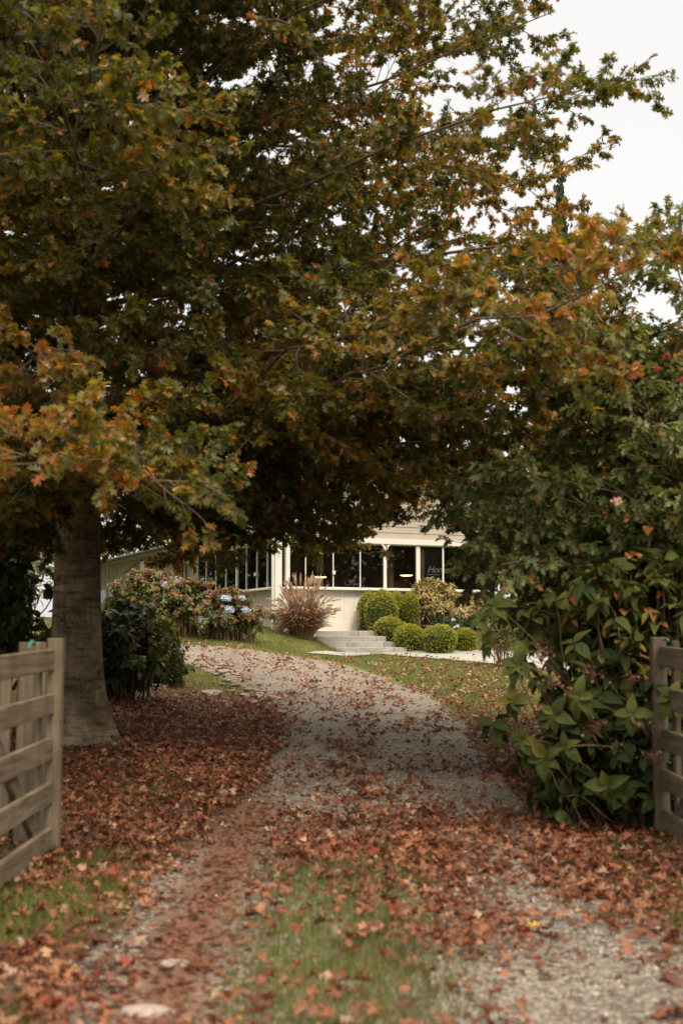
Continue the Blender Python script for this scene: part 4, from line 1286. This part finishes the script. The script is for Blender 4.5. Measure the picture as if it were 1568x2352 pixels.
for (px, py, yl, lab) in [(735, 1325, 1.3, 'lit dish lamp hanging behind the glass above the tall grass clump'), (933, 1321, 1.3, 'lit dish lamp hanging behind the glass left of the sign'), (789, 1252, 1.0, 'lit dish lamp highest behind the glass, near the lintel')]:
    wx, wy, wz = house_pt(px, py, yl)
    lt = thing('pendant_lamp', lab, 'lamp', (wx, wy, wz), 0, 'lit lamps inside the house')
    ac = Acc(); a = np.linspace(0, 2 * PI, 17)[:-1]
    prof = [(.19, .0), (.20, .02), (.15, .07), (.06, .11), (.012, .13)]
    V = np.array([(r * math.cos(t), r * math.sin(t), z) for r, z in prof for t in a]); m_ = 16
    Fq = [(q * m_ + j, q * m_ + (j + 1) % m_, (q + 1) * m_ + (j + 1) % m_, (q + 1) * m_ + j) for q in range(4) for j in range(m_)]
    ac.polys(V, Fq); ac.obj('shade', M['board'], lt, True)
    ac = Acc()
    prof = [(.185, .012), (.175, -.016), (.11, -.032), (.01, -.036)]
    V = np.array([(r * math.cos(t), r * math.sin(t), z) for r, z in prof for t in a])
    Fq = [(q * m_ + (j + 1) % m_, q * m_ + j, (q + 1) * m_ + j, (q + 1) * m_ + (j + 1) % m_) for q in range(3) for j in range(m_)]
    ac.polys(V, Fq); ac.obj('diffuser', M['glow'], lt, True)
    ztop = HEAD + ZF + .19 - wz
    ac = Acc(); tube(ac, np.array([(0, 0, .12), (0, 0, max(.14, ztop))]), .006, 5); ac.obj('cord', M['board'], lt)

# platform + steps
stp = at(853, 1498, 36.2)
steps = thing('garden_steps', 'four grey concrete steps rising left of the clipped bushes', 'steps', (stp[0], stp[1], stp[2] - .02), R(-6))
rise = .143
for k, (xa, xb) in enumerate([(771, 934), (737, 906), (720, 880), (717, 861)]):
    dpt = 36.2 + .31 * k
    wa, wb = at(xa, 1490, dpt)[0], at(xb, 1490, dpt)[0]
    dep = .36 if k < 3 else 1.5
    boxes('step', M['step_stone'], steps, [(((wa + wb) / 2 - stp[0], .31 * k + dep / 2, rise * (k + .5) + .0 - .10), (wb - wa, dep - .003, rise + .20 - .002))], .01)
boxes('landing', M['concrete'], steps, [((-.3, 3.0, 4 * rise - .09), (3.2, 3.1, .16))], .01)
boxes('joint', M['gutter'], steps, [((at(x_, 1490, 36.2)[0] - stp[0], .31 * k_ - .004, rise * (k_ + .5)), (.008, .012, rise * .92)) for x_, k_ in ((905, 0), (880, 1), (795, 1), (815, 3), (860, 2))], 0)

# ------------------------------------------------------------------ clipped box bushes
def boxwood(px, py, d, hw, hh, label, tall=False):
    c = at(px, py, d); s = d / FPX; rx = hw * s; rz = hh * s
    zg = float(G(c[0], c[1])); bot = min(c[2] - rz, zg)
    base = np.array([c[0], c[1], bot])
    o = thing('clipped_bush', label, 'bush', tuple(base), 0, 'clipped box bushes by the steps')
    zc = c[2] - bot
    ac = Acc()
    nu, nv = 20, 12
    V = []
    for i_ in range(nv + 1):
        t = PI * i_ / nv
        for j_ in range(nu):
            p = 2 * PI * j_ / nu; q = .90 * (1 + .05 * math.sin(3 * p + 2 * t + px))
            zz2 = math.cos(t) * rz * .92
            if math.cos(t) < 0: zz2 = max(-zc, math.cos(t) * zc)
            w_ = math.sin(t) ** (1.5 if tall else 1.15) if math.cos(t) > 0 else max(math.sin(t), .72 if tall else .62) if t < PI * .98 else 0
            V.append((q * rx * w_ * math.cos(p), q * rx * w_ * math.sin(p), zc + zz2))
    Fq = [(i_ * nu + j_, (i_ + 1) * nu + j_, (i_ + 1) * nu + (j_ + 1) % nu, i_ * nu + (j_ + 1) % nu) for i_ in range(nv) for j_ in range(nu)]
    ac.polys(V, Fq); ac.obj('twigs', M['dark_core'], o, True)
    n = 2600 if not tall else 3200
    dr = rdir(n); dr = dr[(dr[:, 2] > -.75)]; n = len(dr)
    lump = 1 + .12 * (fbm(dr[:, 0] * 3 + px, dr[:, 1] * 3 + dr[:, 2] * 4 + 40, 2) - .5) * 2
    P = dr.copy(); q_ = np.hypot(dr[:, 0], dr[:, 1]); w_ = np.where(dr[:, 2] < 0, np.maximum(q_, .78 if tall else .66), q_ ** (1.5 if tall else 1.15))
    hxy = unit(dr[:, :2])
    rr_ = (lump * rng.uniform(.90, 1.04, n))
    P[:, 0] = hxy[:, 0] * w_ * rx * rr_; P[:, 1] = hxy[:, 1] * w_ * rx * rr_
    P[:, 2] = zc + np.where(dr[:, 2] > 0, dr[:, 2] * rz, np.maximum(dr[:, 2] / .75, -1) * zc) * np.where(dr[:, 2] > 0, rr_, 1)
    la = Acc(); scatter(la, dia_t, P, dr + rdir(n) * .6 + np.array([0, 0, .3]), dr + rdir(n) * .5, rng.uniform(.035, .06, n), np.clip(.25 + .5 * rng.random(n) + 2.2 * (lump - 1) + .15 * dr[:, 2], 0, 1))
    la.obj('foliage', M['box_leaf'], o)
    return o


boxwood(848, 1404, 38.5, 27, 43, 'tall clipped dome bush at the left, partly behind another dome', True)
boxwood(911, 1402, 38.6, 23, 41, 'tall clipped dome bush half hidden behind the broad front dome', True)
boxwood(876, 1402, 37.9, 36, 45, 'broadest tall clipped dome bush, at the top of the steps', True)
boxwood(941, 1399, 38.4, 21, 38, 'narrow tall clipped dome bush beside the golden shrub', True)
boxwood(894, 1445, 37.2, 35, 27, 'round clipped ball bush just right of the grey steps')
boxwood(939, 1462, 36.4, 33, 26, 'round clipped ball bush at the right end of the lowest step')
boxwood(1008, 1465, 36.1, 38, 28, 'largest round clipped ball bush beside the pale path')
boxwood(1068, 1466, 36.4, 25, 21, 'small round clipped ball bush farthest right by the path')

# ------------------------------------------------------------------ golden shrub, fern, bowl, white flowers
def at_ground(px, d):
    x = (px - 784) / FPX * d
    return np.array([x, d, float(G(x, d))])


for (px, d, rx, h, ns, lab) in [(1000, 39.0, .85, 1.35, 130, 'tall golden variegated shrub in front of the house sign'), (1075, 38.6, .85, .85, 110, 'lower golden variegated shrub right of the tall golden one')]:
    b0 = at_ground(px, d); top = at(px, 1334 if px == 1000 else 1376, d)[2] - b0[2]
    o = thing('golden_shrub', lab, 'shrub', tuple(b0))
    sa, la = Acc(), Acc()
    shrub(b0, rx, rx * .8, .3, top, ns, nar_t, (.12, .22), 0, whorl=9, sec=3, stem_acc=sa, leaf_acc=la, tint_fn=tint_norm(.55, .25, .06, .1, .3), stem_r=.008, droop=.5, base_spread=.5, rng_shell=(.3, 1))
    sa.obj('stems', M['stem'], o, True, b0); la.obj('foliage', M['gold_leaf'], o, False, b0)
b0 = at_ground(1035, 37.6); fern = thing('fern', 'dark feathery fern under the golden shrubs', 'plant', tuple(b0))
la = Acc(); shrub(b0, .95, .5, .05, .42, 90, nar_t, (.05, .11), 3, sec=8, stem_len=.9, leaf_acc=la, tint_fn=tint_norm(.45, .25, 0), droop=.3, up=.9)
la.obj('foliage', M['fern_leaf'], fern, False, b0)
for (px, py, d, r) in [(1041, 1423, 37.0, .05), (1051, 1438, 37.0, .05), (1043, 1441, 37.0, .04)]:
    flower_ball('flower', at(px, py, d), r, 40, M['white_petal'], fern, b0)
b0 = at_ground(1150, 30.5); b0[2] = float(G(b0[0], 30.5))
wf = thing('white_rose_bush', 'rose bush with white blooms behind the dark right hydrangea', 'shrub', tuple(b0))
sa, la = Acc(), Acc()
top = at(1150, 1350, 30.5)[2] - b0[2]
shrub(b0, .6, .5, .3, top, 40, ovas_t, (.05, .09), 4, sec=8, stem_acc=sa, leaf_acc=la, tint_fn=tint_norm(.4, .25, .02), stem_r=.007)
sa.obj('stems', M['stem'], wf, True, b0); la.obj('foliage', M['maple_leaf'], wf, False, b0)
for (px, py, r) in [(1139, 1349, .10), (1161, 1364, .09), (1136, 1362, .07), (1215, 1385, .07), (1199, 1400, .05)]:
    flower_ball('flower', at(px, py, 30.2), r, 60, M['white_petal'], wf, b0)


def lathe(name, prof, mat, parent, seg=24):
    ac = Acc(); a = np.linspace(0, 2 * PI, seg + 1)[:-1]
    V = [(r * math.cos(t), r * math.sin(t), z) for r, z in prof for t in a]
    Fq = [(q * seg + j, q * seg + (j + 1) % seg, (q + 1) * seg + (j + 1) % seg, (q + 1) * seg + j) for q in range(len(prof) - 1) for j in range(seg)]
    ac.polys(V, Fq); return ac.obj(name, mat, parent, True)


c = at(987, 1441, 37.2); zg = float(G(c[0], c[1]))
bw = thing('garden_bowl', 'shallow terracotta bowl standing behind the ball bushes', 'bowl', (c[0], c[1], zg))
hh = c[2] - zg
lathe('bowl', [(.02, hh - .06), (.14, hh - .05), (.21, hh + .03), (.225, hh + .035), (.225, hh + .05), (.20, hh + .05), (.12, hh - .02), (.0, hh - .03)], M['terracotta'], bw)
lathe('pedestal', [(.10, -.02), (.09, .04), (.05, .08), (.05, max(.09, hh - .09)), (.08, max(.10, hh - .05))], M['terracotta'], bw)
c = at(641, 1453, 36.9); zg = float(G(c[0], c[1]))
pt = thing('plant_pot', 'cream stoneware bowl pot at the house corner', 'pot', (c[0], c[1], zg))
lathe('pot', [(.10, -.02), (.12, .02), (.11, .05), (.17, .10), (.195, .19), (.20, .23), (.215, .235), (.215, .265), (.19, .265), (.18, .20), (.0, .19)], M['pot'], pt)
sa, la = Acc(), Acc()
b0 = np.array([c[0], c[1], zg + .2]); shrub(b0, .24, .2, .05, .26, 26, nar_t, (.06, .12), 4, sec=4, leaf_acc=la, stem_acc=sa, tint_fn=tint_norm(.5, .2, .05), stem_r=.004)
sa.obj('stems', M['stem'], pt, True, (c[0], c[1], zg)); la.obj('plant', M['hyd_far'], pt, False, (c[0], c[1], zg))

# ------------------------------------------------------------------ ornamental grass clump
b0 = at_ground(694, 36.2)
cg = thing('grass_clump', 'tall reddish ornamental grass clump with feathery plumes before the house', 'plant', tuple(b0))
bl, pl, ps = Acc(), Acc(), Acc()
for i in range(1500):
    a = rng.random() * 2 * PI; r0_ = .26 * math.sqrt(rng.random()); out = rng.uniform(.05, .85) * rng.uniform(.5, 1); h = rng.uniform(.45, 1.2)
    p0 = b0 + np.array([math.cos(a) * r0_, math.sin(a) * r0_, 0]); a2 = a + rng.normal() * .35
    t = np.linspace(0, 1, 6)[:, None]; o_ = np.array([math.cos(a2), math.sin(a2), 0]) * out
    P = p0 + o_ * t ** 1.6 + np.array([0, 0, 1]) * (h * (t - .22 * t ** 3 * (out / .5)))
    s_ = np.array([-math.sin(a2), math.cos(a2), 0]) if rng.random() < .5 else np.array([1, 0, 0])
    w_ = np.array([.010, .010, .009, .007, .005, .001])[:, None]
    V = np.concatenate([P - s_ * w_, P + s_ * w_]); Fq = [(q, q + 6, q + 7, q + 1) for q in range(5)]
    bl.polys(V, Fq, float(np.clip(rng.normal(.42, .28), 0, 1)))
for i in range(150):
    a = rng.random() * 2 * PI; out = rng.uniform(.05, .42) if i < 85 else rng.uniform(.4, .95); h = rng.uniform(1.05, 1.80) * (1 - .25 * (out > .55)); a2 = a
    p0 = b0 + np.array([math.cos(a) * .18, math.sin(a) * .18, 0]); o_ = np.array([math.cos(a2), math.sin(a2), 0]) * out
    t = np.linspace(0, 1, 9)[:, None]; P = p0 + o_ * t ** 1.5 + np.array([0, 0, 1]) * h * (t - .16 * t ** 4 * (out / .5))
    tube(ps, P, .004, 3, .8)
    Q = resample(P, np.linspace(.84, 1.0, 7)); tip = unit(Q[-1] - Q[-2])
    tube(pl, Q, [.004, .013, .018, .019, .016, .011, .003], 6, float(rng.random()))
    n = 70; u = rng.random(n); P2 = resample(Q, u)
    scatter(pl, nar_t, P2, rdir(n) * .7 + tip * .9, rdir(n), rng.uniform(.025, .05, n), np.clip(rng.normal(.55, .25, n), 0, 1))
for i in range(700):
    a = rng.random() * 2 * PI; out = rng.uniform(.35, .78); h = rng.uniform(.35, .95); p0 = b0 + np.array([math.cos(a), math.sin(a), 0]) * .2 * rng.random()
    t = np.linspace(0, 1, 6)[:, None]; P = p0 + np.array([math.cos(a), math.sin(a), 0]) * out * t ** 1.2 + np.array([0, 0, 1]) * h * (1.5 * t - .75 * t ** 3)
    V = np.concatenate([P - np.array([.008, 0, 0]), P + np.array([.008, 0, 0])]); bl.polys(V, [(q, q + 6, q + 7, q + 1) for q in range(5)], float(np.clip(rng.normal(.5, .28), 0, 1)))
bl.obj('blades', M['clump'], cg, False, b0); pl.obj('plumes', M['plume'], cg, False, b0); ps.obj('stalks', M['clump'], cg, False, b0)

# ------------------------------------------------------------------ far hydrangeas in front of the left wall
def far_hydrangea(px, d, rx, ry, h, ns, label, heads, ndry, cream=()):
    b0 = at_ground(px, d)
    o = thing('hydrangea_bush', label, 'shrub', tuple(b0))
    sa, la = Acc(), Acc()
    tips, A_, B_ = shrub(b0, rx, ry, .15, h, ns, ova_t, (.075, .15), 3, whorl=5, sec=3, stem_len=.6, stem_acc=sa, leaf_acc=la, tint_fn=tint_norm(.45, .25, .06, 1.0, .6), stem_r=.009, droop=.4, base_spread=.75, rng_shell=(.4, 1.0))
    sa.obj('stems', M['stem'], o, True, b0); la.obj('foliage', M['hyd_far'], o, False, b0)
    # dried heads on the side one can see and on top
    cand = [p for p, _ in tips if (p[1] < d + .35 * ry)]
    rng.shuffle(cand)
    for p in cand[:ndry]:
        flower_ball('dried_flower_head', p + np.array([0, -.06, .05]), rng.uniform(.07, .115), 55, M['dry_head'], o, b0, .040, .75)
    for (hx, hy, hd, r) in heads:
        flower_ball('blue_flower_head', at(hx, hy, hd), r * .82, 110, M['blue_head'], o, b0, r * .36, .9)
    for (hx, hy, hd, r) in cream:
        flower_ball('cream_flower_head', at(hx, hy, hd), r, 90, M['cream_head'], o, b0, r * .42, .9)
    return o


far_hydrangea(345, 35.5, 1.55, .9, 1.45, 240, 'wide hydrangea thicket with mostly dried heads by the left wall', [(381, 1344, 34.6, .12), (408, 1331, 35.0, .11), (443, 1338, 34.8, .09)], 90, [(403, 1341, 34.7, .08), (392, 1377, 34.4, .06)])
far_hydrangea(430, 34.4, 1.1, .75, 1.30, 150, 'middle hydrangea bush with one low blue bloom near the drive', [(460, 1426, 33.4, .125)], 60)
far_hydrangea(525, 33.6, 1.0, .75, 1.15, 150, 'front hydrangea bush with four blue blooms beside the lawn', [(514, 1374, 32.7, .10), (525, 1375, 32.6, .09), (557, 1374, 32.8, .085), (526, 1400, 32.5, .125), (565, 1402, 32.7, .11)], 70)

# ------------------------------------------------------------------ background trees
def leaf_cloud(la, c, rx, ry, rz, n, size, tpl, mu, sd, shell=.5, up=.3):
    dr = rdir(n); r = (shell + (1 - shell) * rng.random(n) ** .5)[:, None]
    P = np.asarray(c) + dr * np.array([rx, ry, rz]) * r
    scatter(la, tpl, P, rdir(n) + np.array([0, 0, -.2]), dr * .6 + rdir(n) * .6 + np.array([0, 0, up]), rng.uniform(*size, n), np.clip(rng.normal(mu, sd, n), 0, 1))


def back_tree(x, y, h, rad, label, mat, tpl, n, size, z_low=.15, cat='tree', name='broadleaf_tree'):
    b0 = np.array([x, y, float(G(x, min(y, 44)))])
    o = thing(name, label, cat, tuple(b0), 0)
    ac = Acc(); tr = tree_trunk(ac, b0, h * .8, .05 * rad + .08, (0, 0), .3, 12); ac.obj('trunk', M['bark'], o, True, b0)
    la = Acc(); ba = Acc()
    K = 30
    for i in range(K):
        a = i * ga; v = (i + .5) / K
        z = h * (z_low + (1 - z_low) * v ** .9 * .95); rr_ = rad * math.sin(PI * min(.98, .22 + .76 * v)) * rng.uniform(.45, .85)
        c = b0 + np.array([math.cos(a) * rr_, math.sin(a) * rr_, z]); q = rad * rng.uniform(.28, .45)
        leaf_cloud(la, c, q, q, q * .7, n // K, size, tpl, .45, .28)
        tube(ba, curve_pts(tr(max(.5, z * .75)), c - tr(max(.5, z * .75)), np.linalg.norm(c - tr(max(.5, z * .75))), 6, (0, 0, 0), .05), np.linspace(.05, .01, 6), 5)
    ba.obj('branches', M['twig'], o, True, b0); la.obj('crown', mat, o, False, b0)
    return o


back_tree(-11.2, 42, 8.2, 3.4, 'pale grey-green willow far behind the oak at the left edge', M['willow'], nar_t, 12000, (.20, .38), .12, name='willow_tree')
back_tree(-15.5, 52, 15, 5.0, 'tall dark tree beyond the willow at the far left', M['back_leaf'], dia_t, 13000, (.22, .42), .1)
back_tree(-6.5, 66, 12.5, 4.6, 'dark rounded tree rising behind the house roof at left', M['back_leaf'], dia_t, 11000, (.25, .45), .15)
back_tree(12.5, 46, 9.5, 4.0, 'dark tree behind the golden shrubs to the right', M['back_leaf'], dia_t, 12000, (.22, .4), .08)
back_tree(5.3, 37.6, 3.2, 1.5, 'bushy dark tree between the right hydrangea and the house', M['back_leaf'], dia_t, 9000, (.14, .26), .05)
back_tree(6.8, 22.5, 4.2, 2.3, 'bushy green tree beyond the right gate by the lawn', M['maple_leaf'], ovas_t, 9000, (.08, .16), .05)

for (x_, y_, h_, r_) in [(24, 12, 13, 4.2), (31, 20, 15, 4.6), (36, 8, 14, 4.5), (20, 2, 12, 3.8), (42, 26, 15, 5), (-24, 62, 14, 5), (-30, 74, 15, 5)]:
    back_tree(x_, y_, h_, r_, 'tall tree across the garden, seen only as a reflection in the glass', M['back_leaf'], dia_t, 5000, (.3, .6), .2)['group'] = 'trees reflected in the house glass'

# cypress
cb = at_ground(1283, 44); cb[0] = (1283 - 784) / FPX * 44
cy = thing('cypress_tree', 'dark spired cypress rising behind the oak against the sky', 'tree', tuple(cb))
ac = Acc(); tree_trunk(ac, cb, 13, .2, (0, 0), .3, 10); ac.obj('trunk', M['bark'], cy, True, cb)
la = Acc()
for (px, ptop, dd, wd, nn) in [(1283, 372, 44, .36, 2200), (1212, 530, 44.2, .26, 1000), (1340, 470, 43.8, .20, 800), (1245, 560, 43.7, .34, 1300), (1305, 590, 44, .36, 1300)]:
    tp = at(px, ptop, dd); ln = tp[2] - cb[2]
    for i in range(int(ln / .13)):
        f_ = i * .13 / ln
        if f_ > .62 and px != 1283: pass
        w_ = wd * min(1, (f_ * 4) ** .7) * (1 - .0 * f_) * (1 + .45 * math.sin(i * 1.7 + px)) + .06
        w_ *= min(1, .18 + f_ * 3.2)
        lean_x = (cb[0] - tp[0]) * (f_ ** 1.5) * .9
        c = tp + np.array([lean_x, 0, -f_ * ln]) + rng.normal(size=3) * .06
        n = max(4, int(nn * .13 / ln * (.5 + 1.2 * min(1, f_ * 3))))
        dr = rdir(n); P = c + dr * np.array([w_, w_, .16]) * rng.random((n, 1)) ** .5
        scatter(la, dia_t, P, dr * .45 + np.array([0, 0, 1.0]), rdir(n), rng.uniform(.14, .30, n), rng.random(n))
la.obj('crown', M['conifer'], cy, False, cb)

# ------------------------------------------------------------------ sky, sun
SUN_EL, SUN_AZ = R(46), R(158)    # azimuth measured clockwise from +y
W = bpy.data.worlds.new('World'); scene.world = W; W.use_nodes = True
nt = W.node_tree
for n in list(nt.nodes): nt.nodes.remove(n)
sky = nt.nodes.new('ShaderNodeTexSky'); sky.sky_type = 'NISHITA'; sky.sun_disc = False
sky.sun_elevation = SUN_EL; sky.sun_rotation = SUN_AZ; sky.dust_density = 3; sky.air_density = 1
hs = nt.nodes.new('ShaderNodeHueSaturation'); hs.inputs['Saturation'].default_value = .15; nt.links.new(sky.outputs[0], hs.inputs['Color'])
b1 = nt.nodes.new('ShaderNodeBackground'); b1.inputs['Strength'].default_value = .05; nt.links.new(hs.outputs[0], b1.inputs['Color'])
tc = nt.nodes.new('ShaderNodeTexCoord'); sx = nt.nodes.new('ShaderNodeSeparateXYZ'); nt.links.new(tc.outputs['Generated'], sx.inputs[0])
rp = ramp(nt, [(0, (.57, .555, .53)), (.42, (.63, .615, .59)), (.60, (1.75, 1.62, 1.40)), (1.0, (2.8, 2.58, 2.2))])
nt.links.new(sx.outputs['Z'], rp.inputs['Fac'])
b2 = nt.nodes.new('ShaderNodeBackground'); b2.inputs['Strength'].default_value = .85; nt.links.new(rp.outputs['Color'], b2.inputs['Color'])
ad = nt.nodes.new('ShaderNodeAddShader'); nt.links.new(b1.outputs[0], ad.inputs[0]); nt.links.new(b2.outputs[0], ad.inputs[1])
wo = nt.nodes.new('ShaderNodeOutputWorld'); nt.links.new(ad.outputs[0], wo.inputs['Surface'])

sl = bpy.data.lights.new('sun', 'SUN'); sl.energy = 1.9; sl.angle = R(14); sl.color = (1, .86, .64)
so = bpy.data.objects.new('sun', sl); COL.objects.link(so)
dv = Vector((math.sin(SUN_AZ) * math.cos(SUN_EL), math.cos(SUN_AZ) * math.cos(SUN_EL), math.sin(SUN_EL)))
so.rotation_euler = dv.to_track_quat('Z', 'Y').to_euler(); so.location = (20, -20, 30)

# ------------------------------------------------------------------ camera
cam = bpy.data.cameras.new('camera'); cam.lens = LENS; cam.sensor_fit = 'VERTICAL'; cam.sensor_height = 36; cam.sensor_width = 24
cam.clip_end = 2000; cam.clip_start = .05
cam.dof.use_dof = True; cam.dof.focus_distance = 30; cam.dof.aperture_fstop = 2.6
co = bpy.data.objects.new('camera', cam); COL.objects.link(co)
co.location = (0, 0, CAM_H); co.rotation_euler = (PI / 2 + PITCH, 0, 0)
scene.camera = co
scene.view_settings.view_transform = 'Standard'; scene.view_settings.look = 'None'
scene.view_settings.exposure = 0.48; scene.view_settings.gamma = 1
scene.render.engine = 'CYCLES'
scene.cycles.use_denoising = True
scene.cycles.max_bounces = 7; scene.cycles.transparent_max_bounces = 8
